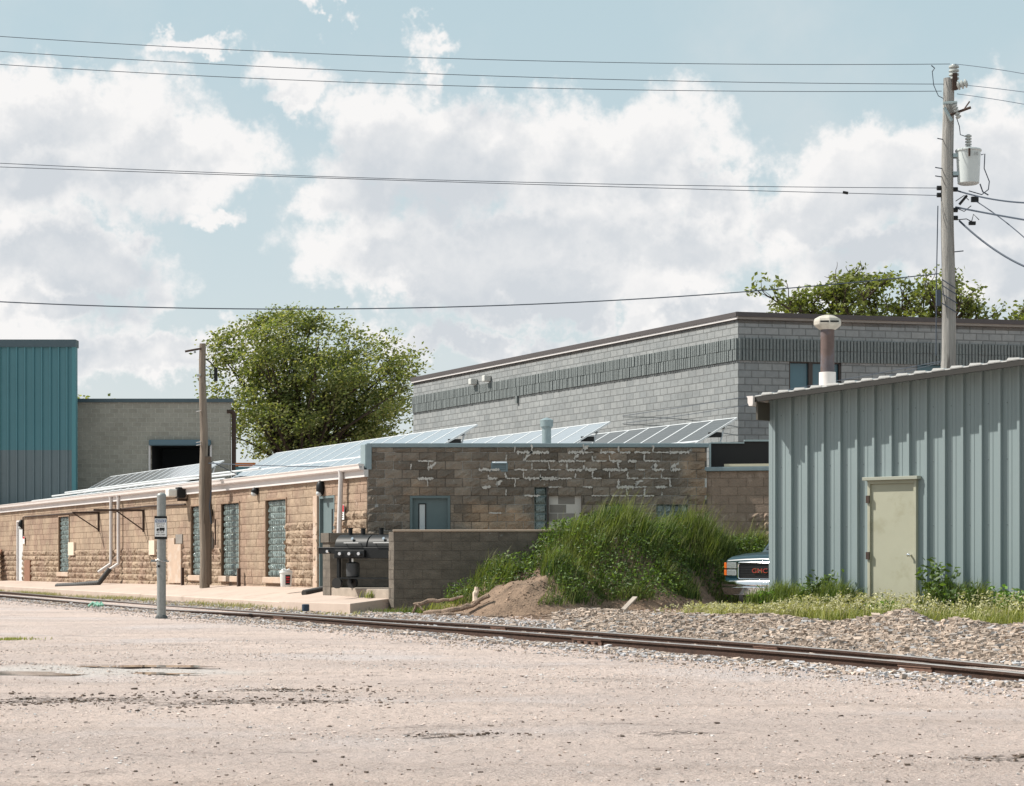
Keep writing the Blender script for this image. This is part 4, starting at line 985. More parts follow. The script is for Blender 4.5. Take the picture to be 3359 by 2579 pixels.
BK2 = Fr((BK.o[0]+.2, BK.o[1]+.35), (1, 0), (0, -1)); block_wall(BK2, 0, 3.4, ZE0, ne, [], mbB, mbM, lambda s, z: .004, base=.006, thick=.18)
mbM.build('mortar_wall', encl_mortar, en); mbB.build('rear_block_facing', encl_block, en)
mb = MB(); LF2.box(mb, -.02, .5, zt-CHGT, zt+.02, -.3, .05); BK.box(mb, -.0, .42, zt-CHGT, zt+.019, -.3, .05); BK2.box(mb, -.1, 3.4, zt-.0, zt+.018, -.25, .03); mb.build('cap', encl_block, en, bevel=.012)
# raised floor in the opening
f0 = Vector(EL.p(.05,0,-.02)); f1 = Vector(EL.p(L0-.05,0,-.02)); mb = MB()
q = [(f0.x,f0.y),(f0.x+2.2,f0.y+.2),(f0.x+2.2,f1.y+.3),(f1.x,f1.y)]
mb.hexa([(x,y,.05) for x,y in q]+[(x,y,.545) for x,y in q]); mb.build('raised_floor', mat('floor_concrete', srgb(152,140,128), .92, var=.2, vscale=4, bump=.3), en, bevel=.012)

# ------------------------------------------------------------------ barbecue
GX = P(786,0,43.7).x; gr = empty('barbecue_grill', (GX, 43.95, .55), -R_(30), label='black twin barrel barbecue with side burner and chrome knobs inside the block enclosure', cat='barbecue'); gr.scale = (1.15, 1.1, 1.07)
def half_barrel(mb, x0, x1, r, zc, yc=0):
    n = 10; secs = []
    for x in (x0, x1): secs.append([(x, yc-r*math.cos(math.pi*i/n), zc+r*.95*math.sin(math.pi*i/n)) for i in range(n+1)])
    mb.loft(secs)
mb = lmb(); half_barrel(mb, -.62, .12, .27, .86); mb.build('lid', black_m, gr, smooth=True, bevel=.008)
mb = lmb(); half_barrel(mb, .14, .80, .27, .86); mb.build('lid', black_m, gr, smooth=True, bevel=.008)
mb = lmb(); mb.box(-.62,.80,-.29,.27,.62,.855); mb.build('firebox', black_m, gr, bevel=.01)
mb = lmb(); mb.box(-.56,.12,-.345,-.292,.64,.80); p_ = mb.build('control_panel', black_m, gr, bevel=.01)
for x in (-.42,-.2,.02): mb = lmb(); mb.tube([(x,-.346,.72),(x,-.40,.72)], [.045,.034], 14); mb.build('knob', chrome, p_, smooth=True)
for (x0, x1) in ((-.36,-.02),(.32,.7)):
    mb = lmb(); mb.tube([(x0,-.262,.94),(x0,-.33,.94),(x1,-.33,.94),(x1,-.262,.94)], .009, 8); mb.build('handle', mat('handle_grey', (.35,.35,.35), .45), gr, smooth=True)
for x in (-.22,.5): mb = lmb(); mb.tube([(x,-.235,1.03),(x,-.25,1.035)], .03, 12); mb.build('thermometer', chrome, gr, smooth=True)
for x in (-.46,-.16,.26): mb = lmb(); mb.tube([(x,.05,1.08),(x,.05,1.24)], .045, 10); mb.tube([(x,.05,1.235),(x,.05,1.255)], .056, 10); mb.build('chimney_stub', black_m, gr, smooth=True)
mb = lmb()
for i in range(4): mb.box(-.632,-.622,-.16,.16,.87+i*.05,.885+i*.05)
mb.build('end_vents', steel_m, gr)
mb = lmb(); mb.box(-1.02,-.63,-.25,.2,.72,.84); sb = mb.build('side_burner', black_m, gr, bevel=.01)
mb = lmb(); mb.box(-1.03,-.625,-.26,.21,.842,.855); mb.build('side_lid', mat('grey_shelf', (.12,.12,.125), .35), sb)
mb = lmb(); mb.tube([(-.78,-.251,.77),(-.78,-.30,.77)], [.04,.03], 12); mb.build('knob', chrome, sb, smooth=True)
for (x, y) in ((-.55,-.22),(-.55,.2),(.74,-.22),(.74,.2)): mb = lmb(); mb.box(x-.03,x+.03,y-.03,y+.03,.04 if x > 0 else .1,.63); mb.build('leg', black_m, gr)
mb = lmb(); mb.box(-.58,.77,-.25,.23,.2,.23); mb.build('lower_shelf', black_m, gr)
for y in (-.28,.26): mb = lmb(); mb.tube([(-.55,y-.03,.11),(-.55,y+.03,.11)], .11, 18); mb.build('wheel', rubber, gr, smooth=True)
mb = lmb(); mb.tube([(-.3,-.1,.23),(-.3,-.1,.25),(-.3,-.1,.4),(-.3,-.1,.52),(-.3,-.1,.55)], [.09,.13,.14,.13,.07], 16); tk = mb.build('gas_tank', mat('tank_grey', (.05,.052,.055), .5), gr, smooth=True)
mb = lmb(); mb.tube([(-.3,-.1,.55),(-.3,-.1,.62)], .03, 8); mb.build('valve', steel_m, tk)

# ------------------------------------------------------------------ bucket, pipes, boards, litter
bk = P(611,1256,49.6); bk.z = .40
bo = empty('bucket', (bk.x, 48.3, .40), R_(20), label='white plastic bucket with black and red label on the concrete apron', cat='bucket')
z0 = P(611,1254,48.3).z; bo.location = (P(611,0,48.3).x, 48.3, z0)
mb = lmb(); mb.lathe([(.125,0),(.13,.01),(.15,.33),(.163,.335),(.163,.36),(.152,.365),(.15,.40),(.14,.40),(.12,.05)], n=24); mb.build('pail', bucket_m, bo, smooth=True)
mb = lmb()
for k in range(7):
    a0, a1 = -1.9+k*.13, -1.9+(k+1)*.13; r0, r1 = .1355, .1525
    mb.add([(r0*math.cos(a0),r0*math.sin(a0),.05),(r0*math.cos(a1),r0*math.sin(a1),.05),(r1*math.cos(a1),r1*math.sin(a1),.29),(r1*math.cos(a0),r1*math.sin(a0),.29)], [(0,1,2,3)])
mb.build('label', black_matte, bo)
mb = lmb()
for (za, zb_, kk) in ((.21,.25,0),(.16,.185,0),(.10,.12,0)):
    for k in range(5):
        a0, a1 = -1.8+k*.13, -1.8+(k+1)*.13; r = .1365+.0195*((za+zb_)/2)/.33*1.0+.002
        mb.m = 0; mb.add([(r*math.cos(a0),r*math.sin(a0),za),(r*math.cos(a1),r*math.sin(a1),za),(r*math.cos(a1),r*math.sin(a1),zb_),(r*math.cos(a0),r*math.sin(a0),zb_)], [(0,1,2,3)])
mb.build('label_print', red_m, bo)
mb = lmb()
for i in range(7): a = i*.9; mb.tube([(.06*math.cos(a),.06*math.sin(a),.36),(.09*math.cos(a+1),.09*math.sin(a+1),.41+.02*(i%2)),(.03*math.cos(a+2),.03*math.sin(a+2),.40)], .022, 5)
mb.build('crumpled_contents', white_m, bo)
def corrugated(name, pts, r, m, rings=40, **kw):
    pts = [Vector(p) for p in pts]; out = []; rs = []
    for i in range(rings*2+1):
        f = i/(rings*2)*(len(pts)-1); k = min(int(f), len(pts)-2); fr_ = f-k
        p = pts[k].lerp(pts[k+1], fr_)
        out.append(p); rs.append(r*(1.0 if i % 2 else .86))
    return MB().tube(out, rs, 12).build(name, m, None, **kw)
a = P(649,1268,47.0); b = P(690,1260,47.6)
corrugated('drain_hose', [a, b], .085, black_pipe, 22, label='short black corrugated drain pipe lying on the apron beside the block enclosure', cat='drain pipe')
p0, p1, p2 = Vector(TW.p(sA(262)+.1, TW.z_(262,1212)-.06, .4)), Vector(TW.p(sA(258)-.1, .42, .75)), Vector(TW.p(sA(232)-.2, .33, 1.2))
p3 = Vector(TW.p(sA(208)-.6, .29, 1.55))
corrugated('drain_hose', [p0, p1, p2, p3], .09, black_pipe, 34, label='long black corrugated drain hose fed by the pair of white downspouts', cat='drain pipe')
rb = empty('leaning_rack', TW.p(sA(8), .35, .3), label='brown slatted board leaning on the tan wall at the left edge', cat='board')
mb = MB(); b0, b1 = sA(2), sA(16); 
mb.hexa([TW.p(b0,.36,.75),TW.p(b1,.36,.75),TW.p(b1,.36,.70),TW.p(b0,.36,.70),TW.p(b0,1.6,.14),TW.p(b1+.5,1.6,.14),TW.p(b1+.5,1.6,.09),TW.p(b0,1.6,.09)]); mb.build('board', MATS['brown_board'], rb)
# driftwood logs by the mound
def log(pts, r, label, m=wood_dead, name='log'):
    o = MB(); P3 = []
    for i in range(len(pts)-1):
        for k in range(4): P3.append(Vector(pts[i]).lerp(Vector(pts[i+1]), k/4)+Vector((random.uniform(-.3,.3)*r, random.uniform(-.3,.3)*r, random.uniform(-.3,.3)*r)))
    P3.append(Vector(pts[-1])); rs = [r*random.uniform(.75,1.15)*(1-.45*i/len(P3)) for i in range(len(P3))]
    o.tube(P3, rs, 7); 
    return o.build(name, m, None, label=label, cat='log', group='dead wood beside the soil mound')
def GP(xv, yv, d, up=0): p = P(xv, yv, d); p.z = max(float(mound(p.x, p.y)), float(gz(p.x, p.y)))+up; return p
log([GP(905,1310,39.6,.05),GP(960,1305,39.4,.1),GP(1010,1302,39.3,.12),GP(1045,1295,39.2,.16)], .075, 'thick pale split log pointing at the bare soil slope')
log([GP(930,1317,38.6,.03),GP(985,1314,38.5,.05),GP(1005,1315,38.4,.04)], .05, 'short dark log lying nearest the rails')
log([GP(884,1296,40.4,.2),GP(915,1290,40.4,.28),GP(960,1288,40.3,.3),GP(990,1287,40.2,.25)], .05, 'bent branch propped above the other logs by the wall')
log([GP(882,1310,40.3,.04),GP(890,1298,40.3,.24),GP(905,1300,40.2,.1)], .03, 'thin curved stick at the left end of the log pile')
log([GP(1016,1300,39.7,.05),GP(1018,1290,39.8,.3)], .07, 'short upright stump with pale broken top', mat('pale_wood', srgb(196,176,156), .8, var=.2))
log([GP(1040,1322,37.5,.03),GP(1085,1326,37.4,.05)], .05, 'brown rotten log in front of the bare soil slope')
MB().hexa([GP(1325,1300,38.4,.02),GP(1335,1302,38.3,.02),GP(1362,1280,38.6,.26),GP(1352,1278,38.7,.26),GP(1325,1300,38.4,.05),GP(1335,1302,38.3,.05),GP(1362,1280,38.6,.29),GP(1352,1278,38.7,.29)]).build('plank', mat('pale_wood2', srgb(150,140,130), .9, var=.2), None, label='grey broken plank leaning at the dark foot of the grassy mound', cat='plank')
mb = MB()
for i in range(46):
    x = P(random.gauss(1230, 60),0,37.3).x; y = 37.4+random.uniform(-.8,.8); a = random.uniform(-.5,.5); L = random.uniform(.25,1.0); z = float(max(mound(x, y), gz(x, y)))
    mb.tube([(x,y,z+.02),(x+L*.5*math.cos(a),y+L*.5*math.sin(a)*.6,z+random.uniform(.05,.13)),(x+L*math.cos(a),y+L*math.sin(a)*.6,z+.02)], random.uniform(.006,.014), 5)
mb.build('dead_twigs', wood_dead, None, kind='stuff')
mb = MB(); c = P(217,1299,44.5); mb.T = Matrix.Translation((P(216,0,47.5).x, 47.0, .08))
for i in range(3): mb.tube([(-.2+.12*i,0,0),(-.1+.1*i,.05,.09),(.05+.05*i,-.03,.02)], .035, 6)
mb.build('plastic_scrap', mat('green_plastic', srgb(120,170,150), .4), None, label='crumpled pale green plastic scrap beside the near rail', cat='litter')
dc = P(653,1310,42.3); mb = MB(); mb.T = Matrix.Translation((dc.x, 42.3, .09)); mb.lathe([(.07,0),(.08,.01),(.08,.14),(.06,.15)], n=14); mb.build('cup', mat('blue_cup', (.01,.03,.06), .5), None, smooth=True, label='small dark blue cup lying in the ballast in front of the step slab', cat='cup')

# ------------------------------------------------------------------ galvanised post with notice sign
pd = 40.2; px = P(345,0,pd).x; po = empty('steel_post', (px, pd, 0), label='galvanised steel post with domed cap, truck safety notice, chain and padlock', cat='post')
pt_ = P(345,1062,pd).z
mb = lmb(); r = .09; prof_ = [(r,-.1),(r,pt_),(r+.004,pt_),(r+.004,pt_+.03),(r*.93,pt_+.055),(r*.6,pt_+.078),(r*.15,pt_+.088)]; mb.lathe(prof_, n=28); mb.build('pipe', galv, po, smooth=True)
mb = lmb(); mb.lathe([(.14,-.02),(.12,.04),(.095,.07)], n=16); mb.build('footing', mat('footing', srgb(96,98,98), .95, var=.3, vscale=20, bump=1, bscale=20), po)
zc = P(345,1128,pd).z; ox = .002
mb = lmb(); mb.box(-.125+ox,.13+ox,-.112,-.10,zc-.235,zc+.235); bd = mb.build('sign_backing', black_m, po, bevel=.003)
mb = lmb(); mb.box(-.118+ox,.122+ox,-.118,-.113,zc-.18,zc+.185); sg = mb.build('sign', white_m, po, bevel=.002)
mb = lmb(); mb.box(-.105+ox,.108+ox,-.1205,-.1185,zc+.105,zc+.168); mb.build('sign_header', blue_m, sg)
def T_(x, z, y=-.121): return Matrix.Translation((x, y, z)) @ Matrix.Rotation(R_(90), 4, 'X')
text_mesh('lettering', 'NOTICE', .06, T_(ox, zc+.134, -.122), white_m, sg, .0008, sx=.86, bold=.001)
for (s, z, h) in (('SAFETY IS OUR', .075, .03), ('G.O.A.L.', .033, .05), ('GET OUT', -.095, .04), ('AND LOOK!', -.142, .04)):
    text_mesh('lettering', s, h, T_(ox, zc+z, -.1195), black_matte, sg, .0006, sx=.86, bold=.0007)
mb = lmb(); Y0, Y1 = -.1205, -.1187; mb.box(-.02,.085,Y0,Y1,zc-.045,zc-.0); mb.box(-.07,-.03,Y0,Y1,zc-.05,zc-.015); mb.box(-.085,-.06,Y0,Y1,zc-.052,zc-.035); mb.box(-.07,.085,Y0,Y1,zc-.056,zc-.047)
for x in (-.06,.01,.065): mb.tube([(x,Y1,zc-.06),(x,Y0-.0006,zc-.06)], .012, 12)
mb.build('truck_symbol', black_matte, sg)
zc2 = P(345,1198,pd).z
mb = lmb()
for i in range(26):
    a = 2*math.pi*i/26; c = Vector((.105*math.cos(a), .105*math.sin(a), zc2+.02*math.sin(a*2))); tt = Vector((-math.sin(a), math.cos(a), 0)); up = Vector((0,0,1)) if i % 2 else Vector((math.cos(a), math.sin(a), 0))
    mb.tube([c+tt*.02*math.cos(k*math.pi/3)+up*.011*math.sin(k*math.pi/3) for k in range(7)], .0035, 4)
for i in range(9):
    c = Vector((-.075,-.1,zc2-.03-i*.03)); up = Vector((1,0,0)) if i % 2 else Vector((0,1,0)); tt = Vector((0,0,1))
    mb.tube([c+tt*.02*math.cos(k*math.pi/3)+up*.011*math.sin(k*math.pi/3) for k in range(7)], .0035, 4)
mb.build('chain', steel_m, po)
mb = lmb(); mb.box(-.06,-.015,-.13,-.105,zc2-.14,zc2-.09); mb.build('padlock', black_m, po, bevel=.004)
mb = lmb(); mb.box(-.21,-.085,-.03,.0,zc2-.03,zc2+.02); mb.box(.085,.15,-.02,.01,zc2-.03,zc2+.0); mb.build('gate_lug', galv, po, bevel=.004)

# ------------------------------------------------------------------ old wooden pole
wd = 55.6; wx = P(437,0,wd).x; wz0, wz1 = P(0,1249,wd).z, P(0,727,wd).z
wp = empty('wooden_pole', (wx, wd, wz0), label='old split wooden pole on the apron against the tan wall, with short side arm', cat='pole')
mb = lmb(); H = wz1-wz0; npt = 14; pts = []; rs = []
for i in range(npt+1): pts.append((-.05*i/npt+.02*math.sin(i*.9), .0, -.1+H*i/npt)); rs.append(.145-.055*i/npt)
mb.tube(pts, rs, 12); mb.build('shaft', wood_pole, wp, smooth=True)
zz = P(0,1010,wd).z-wz0; mb = lmb(); mb.box(.02,.19,-.12,.1,0,zz+.45); mb.T = None; mb.build('splice_post', mat('splice_wood', srgb(100,86,74), .9, var=.3, vscale=10, bump=.6, stretch=(1,1,.1)), wp, bevel=.02)
za = P(0,748,wd).z-wz0; mb = lmb(); mb.tube([(-.08,-.1,za+.03),(-.52,-.16,za-.06)], .03, 8); ar = mb.build('side_arm', iron_m, wp); mb = lmb(); mb.tube([(-.25,-.13,za-.02),(-.25,-.13,za-.1)], [.02,.035], 8); mb.build('insulator', ins_m, ar, smooth=True)
mb = lmb(); z1 = P(0,768,wd).z-wz0; mb.tube([(.05,-.05,z1),(.2,-.05,z1-.12),(.3,-.05,z1-.25)], .018, 6); mb.tube([(.05,-.05,z1-.2),(.18,-.05,z1-.28),(.17,-.05,z1-.5)], .012, 6); mb.box(.28,.37,-.09,-.01,z1-.62,z1-.24); mb.build('cable_hardware', black_m, wp)
mb = lmb(); z2 = P(0,803,wd).z-wz0; mb.tube([(-.1,-.1,z2),(-.2,-.13,z2)], .04, 8); mb.build('insulator', ins_m, wp)
for yv in (878, 1012-62, 944): mb = lmb(); z3 = P(0,yv,wd).z-wz0; mb.tube([(-.08,-.08,z3),(-.22,-.1,z3-.03)], .012, 5); mb.build('step_bolt', steel_m, wp)
mb = lmb(); mb.tube([(.12,0,3.0),(.2,-.1,2.6),(.16,-.12,2.2),(.2,-.1,1.7)], .02, 6); mb.tube([(.1,0,zz+.35),(.5,.2,zz+.15),(.9,.3,zz-.05)], .012, 5); mb.build('hanging_cable', wire_m, wp)

# ------------------------------------------------------------------ utility pole
ud = 42.0; U0 = P(2024,0,ud).x; uz1 = P(0,168,ud).z
up = empty('utility_pole', (U0, ud, 0), label='tall grey utility pole with transformer can and insulators behind the metal shed', cat='utility pole')
mb = lmb(); pts = []; rs = []
for i in range(15): pts.append((.015+.02*math.sin(i), 0, uz1*i/14)); rs.append(.175-.065*i/14*1.0)
mb.tube(pts, [.19-.075*i/14 for i in range(15)], 16); mb.build('shaft', wood_pole2, up, smooth=True)
def L(xv, yv): p = P(xv, yv, ud); return Vector((p.x-U0, 0, p.z))
def insul(mb, a, b, r, n=5):
    a, b = Vector(a), Vector(b); pts = [a]; rs = [r*.55]
    for i in range(n):
        for f, rr in ((.1,.55),(.25,1),(.7,.95),(.8,.55)): pts.append(a.lerp(b, (i+f)/n)); rs.append(r*rr)
    pts.append(b); rs.append(r*.5); mb.tube(pts, rs, 12)
mb = lmb(); p = L(2037,168); insul(mb, p+Vector((0,-.05,-.05)), L(2037,140)+Vector((0,-.05,0)), .11, 4); mb.build('top_insulator', ins_m, up, smooth=True)
mb = lmb(); mb.box(p.x-.05,p.x+.05,-.16,-.06,L(0,195).z,L(0,160).z); mb.tube([L(2034,185), L(2046,190), L(2050,184)], .025, 6); mb.build('insulator_bracket', iron_m, up)
mb = lmb(); insul(mb, L(2042,187)+Vector((0,-.12,0)), L(2063,182)+Vector((0,-.2,0)), .095, 3); mb.build('side_insulator', ins_m, up, smooth=True)
# cut-out fuse
mb = lmb(); insul(mb, L(2026,228)+Vector((.08,-.2,0)), L(2040,258)+Vector((.04,-.22,0)), .06, 5); mb.build('fuse_insulator', ins_m, up, smooth=True)
mb = lmb(); mb.tube([L(2012,236)+Vector((0,-.25,0)), L(2028,268-4)+Vector((0,-.25,0))], .035, 8); mb.tube([L(2010,226)+Vector((0,-.22,0)), L(2040,224)+Vector((0,-.22,0))], .03, 6); mb.build('fuse_tube', galv_l, up)
mb = lmb(); mb.tube([L(2026,250)+Vector((0,-.18,0)), L(2068,236)+Vector((0,-.28,0))], .028, 6); mb.tube([L(2054,240)+Vector((0,-.25,0)), L(2066,233)+Vector((0,-.25,.1))], .016, 5); mb.build('fuse_bracket', iron_m, up)
# transformer can
tx = L(2068,396).x; zt0, zt1 = L(0,395).z, L(0,322).z
mb = lmb(Matrix.Translation((tx,-.05,0))); mb.lathe([(.19,zt0),(.225,zt0+.02),(.255,zt1-.04),(.275,zt1-.03),(.275,zt1),(.255,zt1+.015),(.1,zt1+.035),(.03,zt1+.04)], n=32); tr = mb.build('transformer', xfmr, up, smooth=True)
mb = lmb(); mb.box(.1,tx-.2,-.12,.06,zt1-.16,zt1-.08); mb.box(.1,tx-.2,-.12,.06,zt0+.18,zt0+.26); mb.build('bracket', galv_l, tr)
mb = lmb(); insul(mb, (tx,-.05,zt1+.03), (tx,-.05,zt1+.33), .07, 5); mb.build('bushing', ins_m, tr, smooth=True)
mb = lmb(); mb.box(tx-.06,tx-.03,-.36,-.30,zt1-.18,zt1-.02); mb.build('lug', iron_m, tr)
text_mesh('lettering', '10', .11, Matrix.Translation((tx+.10,-.318,zt1-.13)) @ Matrix.Rotation(R_(22), 4, 'Z') @ Matrix.Rotation(R_(90), 4, 'X'), mat('grey_print', (.2,.2,.2), .6), tr, .001)
c = Vector((tx+.27,-.05,zt1-.1))
JC = []
class _J:
    def tube(s, *a): m_ = lmb(); m_.tube(*a); JC.append(m_.build('jumper_cable', wire_m, up))
mb = _J()
mb.tube([c, c+Vector((.08,0,.02)), L(2103,360), L(2114,388), L(2112,405), L(2098,416), L(2070,408)], .012, 5)
mb.tube([L(2040,258)+Vector((0,-.2,0)), L(2050,270), L(2052,288), L(2064,292)], .01, 5); mb.tube([L(1992,153), L(1995,182), L(2005,205), L(2028,217)], .009, 5); mb.tube([L(1990,140), L(1997,146), L(1992,153)], .012, 5)
mb.tube([L(2094,393), L(2100,410), L(2112,417)], .015, 5)
mb = lmb()
for (a, b, c_) in (((2042,430),(2060,418),(2070,428)),((2044,445),(2060,452),(2075,440)),((2045,470),(2065,468),(2084,478)),((2075,478),(2080,458),(2092,470))): mb.tube([L(*a),L(*b),L(*c_)], .010, 5)
mb.box(L(2075,0).x,L(2090,0).x,-.05,.03,L(0,432).z,L(0,421).z); mb.box(L(2070,0).x,L(2084,0).x,-.05,.03,L(0,481).z,L(0,474).z); mb.tube([L(2050,437),L(2066,418)], .03, 6)
for yv in (402, 417, 466, 405, 449): mb.tube([L(2038 if yv in (405,449,466) else 2008,yv)+Vector((-.06,0,0)), L(2038 if yv in (405,449,466) else 2008,yv)+Vector((.08,0,0))], .05, 8)
mb.build('cable_clamps', black_m, up)
mb = lmb(); 
for xv, yv, dx in ((2008,362,-.12),(2008,380,-.12),(2040,380,.14),(2042,540,.14),(2008,300,-.1)): mb.tube([L(2024,yv), L(2024,yv)+Vector((dx*2.3,-.1,.02))], .012, 5)
mb.tube([L(2006,440)+Vector((-.02,0,0)), L(2004,600)+Vector((-.03,0,0)), L(2004,760)+Vector((-.04,0,0))], .012, 5); mb.box(L(2003,0).x-.06,L(2003,0).x+.03,-.2,-.1,L(0,656).z,L(0,622).z)
for dz in (0,.12,.3,.5): mb.tube([L(2008,600)+Vector((.0,-.2,-dz)), L(2024,612)+Vector((0,-.26,-dz)), L(2042,620)+Vector((0,-.15,-dz))], .012, 5)
mb.build('step_bolts_and_ground_wire', wire_m, up)

# ------------------------------------------------------------------ wires
def wire(pts, r, label, ext=None, n=40, grp='overhead wires crossing the sky', d1=40.0, d0=42.0):
    (xa, ya), (xb, yb), (xc, yc) = pts
    co = np.polyfit([xa, xb, xc], [ya, yb, yc], 2); x0 = xa if ext is None else ext
    P3 = []
    for i in range(n+1):
        x = x0+(xc-x0)*i/n; d = d1+(d0-d1)*(i/n); P3.append(P(x, float(np.polyval(co, x)), d))
    return MB().tube(P3, r, 5).build('overhead_wire', wire_m, None, label=label, cat='wire', group=grp)
wire([(0,78),(1094,129),(2030,137)], .0068, 'topmost overhead wire ending on the pole top insulator', -220)
wire([(0,110),(1094,164),(2030,180)], .0068, 'second overhead wire from the top, left of the utility pole', -220)
wire([(0,138),(1094,187),(2012,195)], .0068, 'third overhead wire from the top, left of the utility pole', -220)
wire([(0,349),(1094,389),(2008,402)], .0068, 'upper wire of the close pair at the transformer height', -220)
wire([(0,357),(1094,393),(2008,418)], .0068, 'lower wire of the close pair with a small clamp near the pole', -220)
wire([(0,645),(1094,652),(2006,585)], .012, 'lone sagging black cable just above the tree tops', -220)
MB().tube([P(1801,411,41.8),P(1812,413,41.8)], .03, 6).build('wire_clamp', black_m, None, label='small dark splice on the lower of the paired wires', cat='clamp')
wire([(2040,137),(2114,146),(2188,158)], .0068, 'top wire running off to the right of the utility pole', None, 8, d0=38, d1=42)
wire([(2060,182),(2124,189),(2188,197)], .0068, 'second wire running off to the right of the utility pole', None, 8, d0=38, d1=42)
wire([(2045,201),(2116,211),(2188,223)], .0068, 'third wire running off to the right of the utility pole', None, 8, d0=38, d1=42)
wire([(2042,407),(2120,426),(2200,434)], .018, 'thick black service cable leaving just below the transformer', None, 12, d0=40, d1=42)
wire([(2042,443),(2120,458),(2200,472)], .02, 'thick black service cable leaving right under the clamps', None, 12, d0=40, d1=42)
wire([(2082,428),(2135,464),(2200,518)], .012, 'thin grey service wire slanting down to the right', None, 12, d0=40, d1=42)
wire([(2050,472),(2120,530),(2200,574)], .022, 'lowest and steepest black service cable at the right edge', None, 12, d0=40, d1=42)
wd_ = GL.d_(1330)
wire([(1330,889),(1670,835),(2010,772)], .008, 'thin wire from pole foot to the grey building wall, upper of two', None, 20, d0=42, d1=wd_-.05)
wire([(1330,905),(1670,852),(2010,775)], .008, 'thin wire from pole foot to the grey building wall, lower of two', None, 20, d0=42, d1=wd_-.05)
wire([(445,990),(600,996),(772,998)], .012, 'thin black cable strung from the wooden pole along the roof edge', None, 20, d0=46.3, d1=55.5)

# ------------------------------------------------------------------ metal shed
th = R_(42); S0 = (P(1650,0,34.7).x, 34.7); SU = (math.cos(th), -math.sin(th)); SN = (-math.sin(th), -math.cos(th)); SF = Fr(S0, SU, SN)
SS = Fr(S0, (-SN[0], -SN[1]), (-SU[0], -SU[1]))     # left side wall
shed = empty('metal_shed', (S0[0], S0[1], .2), label='pale blue-grey corrugated metal shed with cream door at the right', cat='shed')
LS = 9.0; DS = 4.6; slope = .060; topz = lambda a: 4.02+slope*a
sd = SF.rect(1858,1962,1026,1302); DX0, DX1, DZ1 = sd[0], sd[1], sd[3]; DZ0 = .25
def ribbed(fr, L_, zt, holes, pitch=.333, h=.064):
    mb = MB(); a = 0
    prof = [(0,0),(.03,0),(.06,h),(.105,h),(.112,0),(.2,0),(.206,.006),(.212,0),(.265,0),(.271,.006),(.277,0),(.333,0)]
    pts = []
    while a < L_:
        for (x, o) in prof[:-1]: pts.append((a+x, o))
        a += pitch
    pts = [(x, o) for x, o in pts if x <= L_]
    def strip(ps, z0f, z1f):
        vs = []; fs = []
        for (x, o) in ps: vs += [fr.p(x, z0f(x), o), fr.p(x, z1f(x), o)]
        for i in range(len(ps)-1): fs.append((2*i, 2*i+2, 2*i+3, 2*i+1))
        mb.add(vs, fs)
    b0 = lambda x: 0.0
    if holes:
        h0, h1, hz = holes
        def off(x):
            for i in range(len(pts)-1):
                if pts[i][0] <= x <= pts[i+1][0]: return pts[i][1]+(pts[i+1][1]-pts[i][1])*(x-pts[i][0])/(pts[i+1][0]-pts[i][0]+1e-9)
            return 0
        l = [p for p in pts if p[0] < h0]+[(h0, off(h0))]; r = [(h1, off(h1))]+[p for p in pts if p[0] > h1]; m = [(h0, off(h0))]+[p for p in pts if h0 < p[0] < h1]+[(h1, off(h1))]
        strip(l, b0, zt); strip(r, b0, zt); strip(m, lambda x: hz, zt)
    else: strip(pts, b0, zt)
    return mb
ribbed(SF, LS, topz, (DX0, DX1, DZ1)).build('wall', shed_m, shed)
ribbed(SS, DS, lambda a: 4.015, None).build('side_wall', shed_m, shed)
mb = MB(); SF.box(mb, -.03, .05, 0, 3.97, -.05, .06); mb.build('corner_trim', shed_m, shed)
for nm, q in (('rear_wall', [SS.p(DS,0,0), SF.p(LS,0,-DS), SF.p(LS,0,-DS-.05), SS.p(DS+.05,0,0)]),):
    mb = MB(); q = [(p[0],p[1]) for p in q]; mb.hexa([(x,y,0) for x,y in q]+[(x,y,z) for (x,y),z in zip(q,(3.98,topz(LS),topz(LS),3.98))]); mb.build(nm, shed_m, shed)
mb = MB(); q = [SF.p(LS,0,0), SF.p(LS+.05,0,0), SF.p(LS+.05,0,-DS), SF.p(LS,0,-DS)]; mb.hexa([(p[0],p[1],0) for p in q]+[(p[0],p[1],topz(LS)) for p in q]); mb.build('far_wall', shed_m, shed)
# door
mb = MB(); fw = .05
SF.box(mb, DX0, DX0+fw, DZ0-.1, DZ1, -.1, .07); SF.box(mb, DX1-fw, DX1, DZ0-.1, DZ1, -.1, .07); SF.box(mb, DX0+fw, DX1-fw, DZ1-.06, DZ1, -.1, .07); mb.build('door_frame', shed_door, shed, bevel=.004)
mb = MB(); SF.box(mb, DX0+fw, DX1-fw, DZ0-.1, DZ1-.06, -.06, .035); dr = mb.build('door', shed_door, shed, bevel=.004)
mb = MB(); SF.box(mb, DX0-.06, DX1+.06, DZ1+.0, DZ1+.055, .0, .14); mb.build('drip_cap', mat('drip_cap', srgb(150,152,140), .5), shed, bevel=.004)
for yv in (1066, 1186): 
    z = SF.z_(1857, yv); mb = MB(); SF.box(mb, DX0-.015, DX0+.05, z-.075, z+.05, .071, .10); mb.build('hinge', iron_m, dr)
z = SF.z_(1955,1186); mb = MB(); a = DX1-.12; mb.tube([SF.p(a,z,.036), SF.p(a,z,.09)], .016, 8); mb.T = Matrix.Translation(SF.p(a,z,.11)) @ Matrix.Scale(.034,4); mb.lathe([(math.sin(math.pi*i/8)+.001, -math.cos(math.pi*i/8)) for i in range(9)], n=14); mb.build('knob', chrome, dr, smooth=True)
mb = MB(); 
